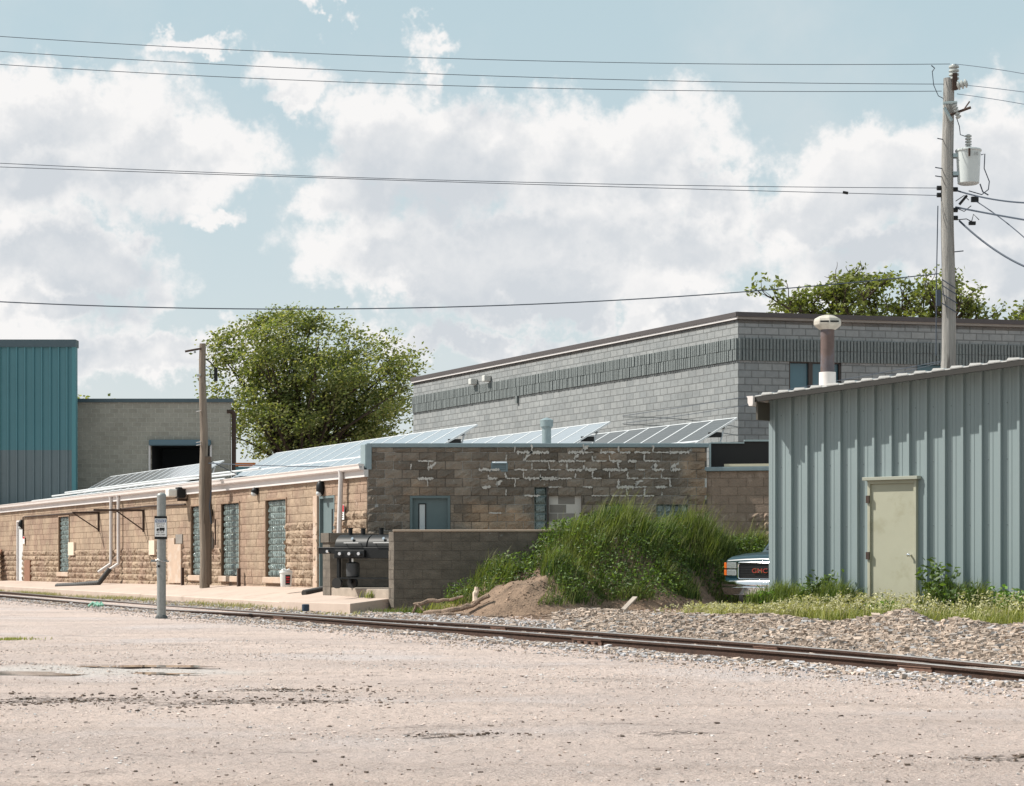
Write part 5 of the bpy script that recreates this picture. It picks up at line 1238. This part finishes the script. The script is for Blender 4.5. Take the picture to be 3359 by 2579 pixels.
for z in (.7, 1.75, 2.8, 3.7):
    a = .02
    while a < LS:
        if not (DX0-.1 < a < DX1+.1 and z < DZ1+.05): SF.box(mb, a+.165, a+.178, z-.006, z+.007, 0, .009)
        a += .333
mb.build('screw_rows', mat('screw', srgb(96,104,104), .5), shed)
# roof with overhang and rib ends
OV = .48; mb = MB(); r0, r1 = -.03, LS+.3
SF.sbox(mb, r0, r1, topz(r0)-.0, topz(r0)+.02, topz(r1)-.0, topz(r1)+.02, -DS-.2, OV); mb.build('roof', [roof_metal], shed)
mb = MB(); a = .12
while a < LS: 
    z = topz(a)+.022; z2 = topz(a+.24)+.022
    vs = [SF.p(a-.02,z-.01,OV+.012),SF.p(a+.015,z+.034,OV+.012),SF.p(a+.2,z2+.014,OV+.012),SF.p(a+.22,z2-.01,OV+.012)]
    ve = [SF.p(a-.02,z-.01,-DS-.2),SF.p(a+.015,z+.034,-DS-.2),SF.p(a+.2,z2+.014,-DS-.2),SF.p(a+.22,z2-.01,-DS-.2)]
    mb.loft([vs, ve]); a += .333
mb.build('roof_ribs', roof_metal, shed)
mb = MB(); SF.sbox(mb, r0, r1, topz(r0)-.09, topz(r0)-.002, topz(r1)-.09, topz(r1)-.002, OV-.05, OV); mb.build('fascia', mat('dark_fascia', srgb(40,38,35), .7), shed)
mb = MB(); SF.box(mb, -.05, -.01, 3.62, 3.93, -.0, OV-.06); mb.build('corner_gusset', mat('gusset', srgb(74,70,62), .6), shed)
zt = topz(r0); gp = [(-.05,zt-.16),(-.12,zt-.16),(-.15,zt-.10),(-.15,zt-.02),(-.17,zt),(-.17,zt+.012),(-.04,zt+.012),(-.04,zt-.12)]
mb = MB(); mb.loft([[SF.p(x,z,o) for (x,z) in gp] for o in (OV+.05, -DS-.2)]); mb.build('gutter', gutter_m, shed)
# flue pipe
fl_ = P(1768,800,36.6); o = empty('flue_pipe', (fl_.x, 36.6, 3.9), label='rusty flue pipe with white base and boxy pale cap above the metal shed roof', cat='chimney')
z0, z1, z2 = 4.0, P(0,796,36.6).z, P(0,697,36.6).z; xx = fl_.x
mb = MB(); mb.lathe([(.24,z0-.1),(.18,z0+.05),(.158,z0+.10),(.155,z1)], (xx,36.6,0), 20); mb.build('base', mat('flue_white', srgb(215,208,204), .6, var=.08), o, smooth=True)
mb = MB(); mb.lathe([(.128,z0),(.128,z2)], (xx,36.6,0), 22); mb.build('pipe', mat('rusty_flue', srgb(92,76,72), .8, var=.25, vscale=6, c2=srgb(86,80,84), c2scale=3), o, smooth=True)
mb = MB(); mb.lathe([(.15,0),(.24,.07),(.255,.09),(.255,.15),(.24,.2),(.15,.25),(.08,.27)], (xx,36.6,z2-.07), 8); cp = mb.build('cap', mat('flue_cap', srgb(176,170,160), .65, var=.2), o, bevel=.008)
mb = MB(); mb.box(xx-.17,xx+.17,36.6-.25,36.6-.236,z2+.045,z2+.075); mb.build('cap_slot', black_matte, cp)

# ------------------------------------------------------------------ pickup truck behind the shed
tr_ = empty('pickup_truck', (P(1624,0,41).x, 41.0, .0), -R_(43), label='dark teal pickup truck with chrome bumper parked half behind the metal shed', cat='truck')
tr_.location.z = .05
def sec(y, w, b, t, r, n=5):
    pts = [(-w,y,b)]
    for i in range(n+1): a = math.pi-(math.pi/2)*i/n; pts.append((-w+r+r*math.cos(a), y, t-r+r*math.sin(a)))
    pts += [(-w*.45,y,t+.025),(0,y,t+.035),(w*.45,y,t+.025)]
    for i in range(n+1): a = math.pi/2-(math.pi/2)*i/n; pts.append((w-r+r*math.cos(a), y, t-r+r*math.sin(a)))
    pts.append((w,y,b)); return pts
mb = lmb(); mb.loft([sec(.06,.93,.62,1.10,.05), sec(.10,.945,.60,1.155,.08), sec(.25,.96,.5,1.21,.10), sec(.7,.97,.5,1.27,.10), sec(1.35,.975,.5,1.31,.09), sec(1.4,.975,.5,1.12,.05), sec(4.9,.975,.5,1.12,.05)])
mb.build('body', paint_blue, tr_, smooth=True)
mb = lmb(); mb.loft([[( -.9+ .0,1.25,1.28),(.9,1.25,1.28),(.9,3.1,1.12),(-.9,3.1,1.12)],[(-.76,1.75,1.83),(.76,1.75,1.83),(.74,2.85,1.84),(-.74,2.85,1.84)]]); mb.build('cab', paint_blue, tr_, bevel=.04)
mb = lmb(); mb.add([(-.8,1.30,1.36),(.8,1.30,1.36),(.70,1.69,1.76),(-.70,1.69,1.76)], [(0,1,2,3)]); mb.build('windshield', dark_glass, tr_)
mb = lmb(); mb.box(-.55,.55,.028,.07,.73,1.065); gl_ = mb.build('grille', mat('grille_black', (.01,.01,.011), .5), tr_)
mb = lmb()
for i in range(9): mb.box(-.54,.54,.016,.03,.76+i*.034,.768+i*.034)
mb.build('grille_bars', mat('grille_bar', (.03,.03,.032), .4), gl_)
mb = lmb()
def ring(mb, x0, x1, z0, z1, y, r=.02):
    c = .06; pts = []
    for (cx, cz, a0) in ((x1-c,z1-c,0),(x0+c,z1-c,90),(x0+c,z0+c,180),(x1-c,z0+c,270)):
        for k in range(4): a = R_(a0+30*k); pts.append((cx+c*math.cos(a), y, cz+c*math.sin(a)))
    pts.append(pts[0]); mb.tube(pts, r, 8, cap=False)
ring(mb, -.57, .57, .725, 1.075, .012, .024); mb.build('grille_surround', chrome, gl_, smooth=True)
T = Matrix.Translation((0,.0,.905)) @ Matrix.Rotation(R_(90), 4, 'X')
text_mesh('emblem', 'GMC', .135, T, chrome, gl_, .012, sx=1.35, bold=.004)
text_mesh('emblem', 'GMC', .135, Matrix.Translation((0,-.014,0)) @ T, mat('emblem_red', (.30,.02,.025), .35), gl_, .002, sx=1.35, bold=-.001)
for sx in (-1, 1):
    for (z0, z1) in ((.955,1.08),(.81,.93)):
        mb = lmb(); x0, x1 = (sx*.63, sx*.87) if sx > 0 else (sx*.87, sx*.63); mb.box(x0,x1,.02,.08,z0,z1); hl = mb.build('headlight', lens_m, tr_, bevel=.008)
        mb = lmb(); ring(mb, x0-.01, x1+.01, z0-.012, z1+.012, .03, .008) if False else mb.box(x0-.012,x1+.012,.035,.085,z0-.014,z0-.004); mb.build('trim', chrome, hl)
        mb = lmb(); xa, xb = (sx*.885, sx*.95) if sx > 0 else (sx*.95, sx*.885); mb.box(xa,xb,.03,.2,z0,z1); mb.build('indicator', amber, tr_, bevel=.01)
mb = lmb(); mb.box(-.93,.93,.03,.06,1.088,1.10); mb.build('hood_trim', chrome, tr_)
secs = []
for x in (-1.02,-.99,-.9,-.5,0,.5,.9,.99,1.02):
    yb = .0+.16*max(0,(abs(x)-.8)/.22)**2; d_ = 0 if abs(x) < .95 else .04
    secs.append([(x, yb-.10, .70-d_*.4),(x, yb-.125,.66),(x, yb-.13,.62),(x, yb-.10,.585),(x, yb-.12,.56),(x, yb-.06,.42+d_),(x, yb+.02,.40+d_),(x, yb+.1,.45),(x, yb+.08,.71-d_*.4)])
mb = lmb(); mb.loft(secs); mb.build('bumper', chrome, tr_, smooth=True)
for (x, y) in ((-.86,.95),(.86,.95),(-.86,4.1),(.86,4.1)):
    mb = lmb(); mb.tube([(x-.11,y,.36),(x+.11,y,.36)], .37, 24); w_ = mb.build('wheel', rubber, tr_, smooth=True); mb = lmb(); mb.tube([(x-.115,y,.36),(x+.115,y,.36)], .2, 20); mb.build('rim', steel_m, w_, smooth=True)

# ------------------------------------------------------------------ grass and weeds
def blades(name, x, y, z, h, w, bend, m, wind=(.35,-.05), seed=1, **kw):
    n = len(x); r = np.random.default_rng(seed); a = r.uniform(0, 6.28, n); ca, sa = np.cos(a), np.sin(a)
    bd = bend*r.uniform(.2, 1.3, n)*h; ba = r.uniform(0, 6.28, n)
    bx = np.cos(ba)*bd*.7+wind[0]*h*r.uniform(.2,1,n); by = np.sin(ba)*bd*.7+wind[1]*h
    V = np.zeros((n, 7, 3)); lv = [(0,0,1),(.4,.16,.85),(.75,.55,.5)]
    for i, (f, b, ww) in enumerate(lv):
        for s_, k in ((-1, 2*i), (1, 2*i+1)):
            V[:, k, 0] = x+bx*b+ca*w*ww*s_*.5; V[:, k, 1] = y+by*b+sa*w*ww*s_*.5; V[:, k, 2] = z+h*f
    V[:, 6, 0] = x+bx; V[:, 6, 1] = y+by; V[:, 6, 2] = z+h*(1-.25*np.minimum(1, bd/h))
    T3 = np.array([(0,1,3),(0,3,2),(2,3,5),(2,5,4),(4,5,6)])
    F = (T3[None]+np.arange(n)[:, None, None]*7).reshape(-1, 3)
    return npmesh(name, V.reshape(-1, 3), F, m, kind='stuff', **kw)
def samp(n, x0, x1, y0, y1): return rng.uniform(x0, x1, n), rng.uniform(y0, y1, n)
x, y = samp(150000, -2.2, 7.2, 37.6, 46.0)
hm = mound(x, y)-gz(x, y)
bare = np.exp(-(((x+.0)/.72)**2+((y-39.5)/1.35)**2)*1.15)+np.exp(-(((x-.42)/.38)**2+((y-41.0)/.7)**2)*1.5)
tr_l = (x-4.7)*.73-(y-41.2)*.68     # keep clear of the truck
tru = (np.abs((x-(5.1+1.7))*.73+(y-(41+1.8))*(-.68)) < 1.05) & ((x-5.1)*.68+(y-41)*.73 > -.35)
clump = wob(x, y, 2.3, 2)
keep = (hm > .13+.05*clump) & (bare < .42+.1*clump) & (~tru) & ((x > -.5) | (y > 40.6)) & ~((x > 2.9) & (y < 41.0)) & ~((x > 3.95) & (y < 42.5)) & (rng.random(len(x)) < np.clip(.62+.35*clump, .2, 1))
x, y = x[keep], y[keep]; n = len(x)
hh = .88*(.30+.26*np.clip(wob(x, y, 1.7, 4), -1, 1)+rng.uniform(-.12, .25, n))*np.clip(.55+.5*(mound(x, y)-gz(x, y)), .5, 1.25); hh = np.clip(hh, .12, .85)
sel = rng.random(n) < .93
blades('tall_grass', x[sel], y[sel], mound(x[sel], y[sel])-.03, hh[sel], .011+.008*rng.random(sel.sum()), .6, grass_tall, wind=(.34,-.04), seed=2)
blades('seed_stalks', x[~sel][:2600], y[~sel][:2600], mound(x[~sel][:2600], y[~sel][:2600])-.03, hh[~sel][:2600]*1.35+.05, np.full(len(x[~sel][:2600]), .012), .3, mat('stalk_pale', (.2,.21,.07), .6, island=.3, trans=.3), wind=(.4,0), seed=3)
# leafy undergrowth helper
def leaves(name, cx, cy, cz, size, m, seed=5, stretch=1.8, par=None, flat=.6, wind=None, **kw):
    r = np.random.default_rng(seed); n = len(cx); s = np.asarray(size)*r.uniform(.65, 1.3, n)
    d = r.normal(size=(n, 3)); d[:, 2] *= flat
    if wind is not None: d += np.array(wind)
    d /= np.linalg.norm(d, axis=1)[:, None]
    e = r.normal(size=(n, 3)); e -= (e*d).sum(1)[:, None]*d; e /= np.linalg.norm(e, axis=1)[:, None]
    nn = np.cross(d, e); c = np.stack([cx, cy, cz], -1)
    a = c-d*(s*stretch*.5)[:, None]; b = c+d*(s*stretch*.5)[:, None]; m_ = nn*(s*.12)[:, None]
    l = c+e*(s*.42)[:, None]+m_; q = c-e*(s*.42)[:, None]+m_
    V = np.stack([a, l, b, q], 1); F = np.arange(n*4).reshape(-1, 4)
    return npmesh(name, V.reshape(-1, 3), F, m, par, **kw)
x, y = samp(52000, -1.6, 6.6, 39.2, 45.2); hm = mound(x, y)-gz(x, y); cl = wob(x, y, 1.9, 6)
keep = (hm > .15) & (cl > -.35) & (rng.random(len(x)) < .8) & ~((x > 3.8) & (y < 42.6)) & ((x > .9) | (y > 40.9)) & (np.exp(-(((x-.2)/.85)**2+((y-39.9)/1.1)**2)*1.6) < .35)
x, y = x[keep], y[keep]; leaves('broadleaf_weeds', x, y, mound(x, y)+rng.uniform(.02, .42, len(x)), np.full(len(x), .042), weed_m, 6, kind='stuff')
# grass round the shed
def shedline(n, a0, a1, o0, o1):
    a = rng.uniform(a0, a1, n); o = rng.uniform(o0, o1, n); return S0[0]+SU[0]*a+SN[0]*o, S0[1]+SU[1]*a+SN[1]*o, a, o
x, y, a, o = shedline(46000, -2.6, 8, .05, 3.2); q, t = qt(x, y); V_ = CX+x/y/K
keep = (q > 5.0+.25*wob(x, y, 3)) & (V_ > 1500+50*wob(x, y, 4.0, 1)+30*rng.normal(size=len(x))) & (rng.random(len(x)) < .9) & (~((o < .9) & (a > 1.85) & (a < 3.3) & (rng.random(len(a)) < .75)))
x, y, a, o = x[keep], y[keep], a[keep], o[keep]; gzr = np.maximum(heap(x, y), gz(x, y))
dry = rng.random(len(x)) < smooth(-a+1.2*wob(x, y, .9), -4.4, 1.0)*.85+.10
blades('dry_grass', x[dry], y[dry], gzr[dry]-.02, rng.uniform(.14, .42, dry.sum())*(.5+.5*smooth(x[dry], 4.0, 5.0)), np.full(dry.sum(), .012), .5, grass_dry, wind=(.2,0), seed=8)
g = ~dry; blades('roadside_grass', x[g], y[g], gzr[g]-.02, rng.uniform(.08, .28, g.sum()), np.full(g.sum(), .012), .6, grass_mix, wind=(.15,0), seed=9)
# fluffy heads of the dry grass
xs_ = np.nonzero(dry)[0][::4]; k = len(xs_)
hx = np.repeat(x[xs_], 5)+rng.normal(0, .02, k*5)+.06; hy = np.repeat(y[xs_], 5)+rng.normal(0, .02, k*5); hz = np.repeat(gzr[xs_]+rng.uniform(.2, .40, k)*(.5+.5*smooth(x[xs_], 4.0, 5.0)), 5)+rng.normal(0, .03, k*5)
leaves('seed_heads', hx, hy, hz, np.full(k*5, .028), mat('seed_head', (.42,.40,.24), .7, island=.3, trans=.25), 11, 2.2, kind='stuff')
# tall dark grass tufts against the shed
parts_x, parts_y, parts_h = [], [], []
for (a0, a1, o0, o1, n_, h0, h1) in ((.15,1.9,.06,1.1,7000,.3,.75),(-.3,.15,.06,.9,1500,.2,.42),(3.35,4.3,.05,.8,2600,.3,.8),(4.3,8.0,.05,.7,4600,.15,.42)):
    x, y, a, o = shedline(n_, a0, a1, o0, o1); c = wob(x, y, 2.8, 5); kp = rng.random(n_) < np.clip(.6+.5*c, .1, 1); x, y = x[kp], y[kp]
    parts_x.append(x); parts_y.append(y); parts_h.append(rng.uniform(h0, h1, len(x))*np.clip(.8+.2*c[kp], .5, 1.1))
x, y, h = map(np.concatenate, (parts_x, parts_y, parts_h))
blades('shed_grass', x, y, gz(x, y)-.02, h, .013+.008*rng.random(len(x)), .5, grass_tall, wind=(.2,0), seed=12)
# individual leafy weed plants
def weed(a, o, h, r, nl, label, m=weed_m, seed=1):
    x, y = S0[0]+SU[0]*a+SN[0]*o, S0[1]+SU[1]*a+SN[1]*o; z = float(gz(x, y)); e = empty('weed_plant', (x, y, z), label=label, cat='weed', group='leafy weeds along the shed wall')
    rr = random.Random(seed); mb = MB(); cs = []
    for i in range(9):
        an = rr.uniform(0, 6.28); L_ = r*rr.uniform(.3, 1); hh = h*rr.uniform(.6, 1.05); p1 = (x+math.cos(an)*L_*.4, y+math.sin(an)*L_*.4, z+hh*.5); p2 = (x+math.cos(an)*L_, y+math.sin(an)*L_, z+hh)
        mb.tube([(x, y, z-.02), p1, p2], [.009,.007,.004], 5)
        for k in range(nl//9): f = rr.uniform(.15, 1.05); s = Vector((x,y,z)).lerp(Vector(p2), f); cs.append((s.x+rr.gauss(0,.06), s.y+rr.gauss(0,.06), s.z+rr.gauss(0,.04)))
    mb.build('stem', mat('weed_stem', (.1,.16,.04), .6), e); cs = np.array(cs); leaves('foliage', cs[:,0], cs[:,1], cs[:,2], np.full(len(cs), .065), m, seed, 1.7, e)
weed(1.2,.55,.75,.45,420,'dark bushy weed left of the shed door',weed_m,21); weed(3.55,.45,.85,.4,420,'tallest leafy weed right of the shed door',weed_m,22)
weed(3.95,.7,.5,.35,300,'low weed just right of the tallest one',weed_m,23); weed(4.9,.6,.45,.4,300,'broad bright weed at the foot of the wall further right',mat('weed_bright', (.11,.2,.035), .5, island=.3, trans=.35),24)
weed(6.0,.5,.42,.35,240,'small weed near the right picture edge',weed_m,25); weed(2.9,1.1,.28,.3,200,'low pale weed in front of the cream door',MATS['weed_bright'],26); weed(.45,.75,.42,.3,300,'weed standing beside the truck bumper and shed corner',MATS['weed_bright'],27)
x, y, a, o = shedline(900, 1.6, 4.2, .9, 1.9); zf_ = np.maximum(gz(x, y), heap(x, y))+rng.uniform(.14,.3,900); cl = wob(x, y, 3, 2) > .2
leaves('white_blossoms', x[cl], y[cl], zf_[cl], np.full(cl.sum(), .028), mat('blossom', (.62,.60,.5), .7), 31, 1.0, kind='stuff')
# dry verge along the apron edge and small tufts
t = rng.uniform(-14, 24, 9000); q = 2.45-np.abs(rng.normal(0, .28, 9000)); x, y = xy(q, t); kp = (rng.random(9000) < np.clip(.5+.6*wob(x, y, 1.1, 2), .05, 1)) & (q > 1.62); x, y = x[kp], y[kp]
blades('verge_grass', x, y, gz(x, y)-.01, rng.uniform(.04, .16, len(x)), np.full(len(x), .014), .6, mat('verge_straw', (.34,.31,.19), .7, island=.35, trans=.25, hue=((.18,.22,.07), .7)), seed=14)
def tuft(xv, yv, d, n_, rad, h, m, label, zz=None):
    p = P(xv, yv, d); x = p.x+rng.normal(0, rad, n_); y = d+rng.normal(0, rad*.6, n_); z = gz(x, y) if zz is None else np.full(n_, zz)
    o = blades('grass_tuft', x, y, z-.01, rng.uniform(h*.4, h, n_), np.full(n_, .014), .6, m, seed=int(xv)); del o['kind']; setp(o, label=label, cat='grass tuft', group='small grass tufts')
tuft(12,1372,29.4,320,.25,.07,grass_mix,'flat yellow-green tuft on the gravel at the left edge')
tuft(790,1268,43.4,70,.08,.22,grass_mix,'small weed growing in front of the raised barbecue floor',.36); tuft(850,1296,41.6,260,.3,.16,grass_tall,'green grass tuft at the foot of the enclosure corner'); tuft(700,1308,42.2,90,.2,.1,grass_mix,'sparse tuft in the ballast in front of the step slab')
tuft(880,1290,41.8,160,.3,.2,grass_tall,'green tuft below the stained enclosure wing'); tuft(980,1268,41.2,900,.35,.34,grass_mix,'bright yellow-green grass at the left tip of the mound')

# ------------------------------------------------------------------ trees
def tree(name, base, trunk_h, r0, lobes, nleaf, size, label, leafm, wind=None, limbs=70, seed=3, inner=.25, cluster=26, spread=.42, nodes=None, cat='tree'):
    rr = random.Random(seed); r = np.random.default_rng(seed)
    e = empty(name, tuple(base), label=label, cat=cat); B = Vector(base); top = B+Vector((0,0,trunk_h))
    mb = MB(); mb.tube([B-Vector((0,0,.2)), B.lerp(top,.5)+Vector((.1,0,0)), top], [r0, r0*.8, r0*.6], 10)
    ncl = nleaf//cluster; cs = []; tot = sum(l[3]*l[4]*l[5] for l in lobes)
    for (lx, ly, lz, rx, ry, rz) in lobes:
        k = max(4, int(ncl*rx*ry*rz/tot)); d = r.normal(size=(k, 3)); d /= np.linalg.norm(d, axis=1)[:, None]
        rad = (inner+(1-inner)*r.random(k)**.45)[:, None]*r.uniform(.86,1.12,(k,1)); cs.append(np.array((lx, ly, lz))+d*rad*np.array((rx, ry, rz)))
    cs = np.concatenate(cs)
    if len(lobes) > 10:
        vo = cs[r.integers(0, len(cs), 120)]+r.normal(size=(120, 3))*.3; vr = r.uniform(.35, .95, 120)
        cs = cs[(np.linalg.norm(cs[:, None]-vo[None], axis=2) > vr[None]).all(1)]
    for i in range(min(limbs, len(cs))):
        c = Vector(cs[int(i*len(cs)/limbs)]); s = B.lerp(top, rr.uniform(.55, 1)); mid = s.lerp(c, .5)+Vector((rr.uniform(-.4,.4), rr.uniform(-.4,.4), rr.uniform(.1,.6))); q1 = s.lerp(mid, .5)+Vector((rr.uniform(-.15,.15),0,.1)); q2 = mid.lerp(c, .5)+Vector((rr.uniform(-.2,.2), 0, rr.uniform(-.1,.2)))
        mb.tube([s, q1, mid, q2, c], [r0*.38, r0*.26, r0*.17, r0*.1, .02], 6, cap=False)
    mb.build('trunk', bark, e, smooth=True)
    off = r.normal(size=(len(cs), cluster, 3))*spread*r.uniform(.5,1.4,(len(cs),1,1))
    off[..., 2] *= .6
    if wind is not None:
        l_ = r.uniform(-1, 1, (len(cs), cluster, 1)); off += l_*np.array(wind)*spread*2.3
    pts = (cs[:, None, :]+off).reshape(-1, 3)
    leaves('crown', pts[:, 0], pts[:, 1], pts[:, 2], np.full(len(pts), size), leafm, seed+1, 1.5, e, wind=wind)
    return e
td = 100.0
def lb(xv, yv, rx, rz, d=td, ry=None): p = P(xv, yv, d); return (p.x, p.y, p.z, rx*K*d, (ry or rx)*K*d, rz*K*d)
rt = random.Random(11); LO = [lb(590,800,80,68),lb(690,815,88,72),lb(775,875,72,70),lb(640,735,66,30),lb(560,775,50,50),lb(600,915,95,70),lb(720,935,110,55),lb(500,850,26,42)]
for (x_, y_) in ((478,800),(468,835),(485,760),(505,715),(530,700),(560,685),(600,682),(640,680),(690,683),(720,700),(750,725),(790,745),(815,775),(840,800),(862,775),(858,830),(872,860),(868,900),(850,930),(830,820),(800,800),(770,765),(520,900),(500,930),(520,960),(555,975),(470,865),(660,700),(580,705),(735,760),(700,735)):
    LO.append(lb(x_+rt.uniform(-10,6), y_+rt.uniform(-4,8), rt.uniform(12,36), rt.uniform(7,18)))
for l_ in ((482,722,24,20),(500,745,38,38),(540,702,42,28),(862,765,18,9),(850,800,36,28),(873,845,13,55),(610,690,60,22),(676,692,34,20)): LO.append(lb(*l_))
for i in range(34): LO.append(lb(rt.uniform(500,850), rt.uniform(720,950), rt.uniform(18,40), rt.uniform(14,26), 97, 26))
tree('leafy_tree', (P(640,0,td).x, td, 0), 7.0, .4, LO,
     100000, .12, 'large full green tree between the two grey block buildings, leaning with the wind', leaf1, wind=(.9,0,.42), limbs=130, seed=5, spread=.30, cluster=60, inner=.6)
tree('leafy_tree', (P(168,0,125).x, 125, 0), 8, .3, [lb(166,862,9,16,125),lb(230,905,60,35,125),lb(160,890,20,30,125)], 2200, .2, 'distant tree peeping over the corner of teal and grey buildings', leaf1, limbs=10, seed=8)

def oak(base, segs, label, seed=4, leafn=8, size=.14):
    """gnarled open tree: recursive crooked branches, leaf bunches at twig ends"""
    rr = random.Random(seed); e = empty('gnarled_tree', tuple(base), label=label, cat='tree', group='gnarled trees behind the grey building'); mb = MB(); tips = []
    def grow(p, d, L_, r, depth):
        pts = [p]; n = 4; cur = Vector(p); dd = Vector(d)
        for i in range(n):
            dd = (dd+Vector((rr.uniform(-.42,.42), rr.uniform(-.42,.42), rr.uniform(-.32,.34)))).normalized(); cur = cur+dd*(L_/n); pts.append(cur.copy())
            if depth >= 2 and rr.random() < .75: tips.append(cur.copy())
        mb.tube(pts, [r*(1-.13*i) for i in range(n+1)], 6 if depth < 3 else 4, cap=False)
        if depth >= 4: tips.append(cur.copy()); return
        for k in range(rr.choice((2,3,3)) if depth else 5):
            i = rr.randint(1, n) if k else n; nd = (dd+Vector((rr.uniform(-.95,.95), rr.uniform(-.9,.9), rr.uniform(-.35,.75)))).normalized(); grow(pts[i], nd, L_*rr.uniform(.6,.82), r*.58, depth+1)
    for (d, L_, r, off) in segs: grow(Vector(base)+Vector(off), Vector(d).normalized(), L_, r, 0)
    B = Vector(base); mb.tube([(B.x,B.y,0),tuple(B+Vector((0,0,.3)))], [.45,.32], 10)
    mb.build('trunk', bark, e); r = np.random.default_rng(seed)
    keep = [t for t in tips if rr.random() < .22]
    c = np.array([tuple(t) for t in keep]); pts = (c[:, None, :]+r.normal(size=(len(c), leafn, 3))*np.array((.19,.19,.11))).reshape(-1, 3)
    leaves('crown', pts[:,0], pts[:,1], pts[:,2], np.full(len(pts), size), leaf2, seed, 1.5, e)
ob = P(1790,752,76); oak((ob.x, 76, ob.z), [((-.75,0,.6),1.35,.15,(0,0,0)),((.1,.2,1),1.6,.17,(.1,0,0)),((.75,0,.6),1.4,.14,(.1,0,0))], 'gnarled half-bare tree left of the utility pole behind the grey building', 4)
ob = P(2040,758,77); oak((ob.x, 77, ob.z), [((-.6,0,.75),1.4,.15,(0,0,0)),((.15,0,1),1.45,.15,(.1,0,0)),((.8,0,.6),1.6,.14,(.1,0,0))], 'gnarled half-bare tree right behind the utility pole', 9)
ob = P(1915,755,78); oak((ob.x, 78, ob.z), [((-.3,0,.9),1.5,.14,(0,0,0)),((.4,0,.8),1.4,.14,(.1,0,0))], 'smaller gnarled tree between the two larger ones behind the grey building', 13)
ob = P(2215,760,77); oak((ob.x, 77, ob.z), [((-.2,0,1),.8,.12,(0,0,0)),((.4,0,.8),.8,.12,(.1,0,0))], 'gnarled tree tip showing at the right edge above the grey roof', 17)
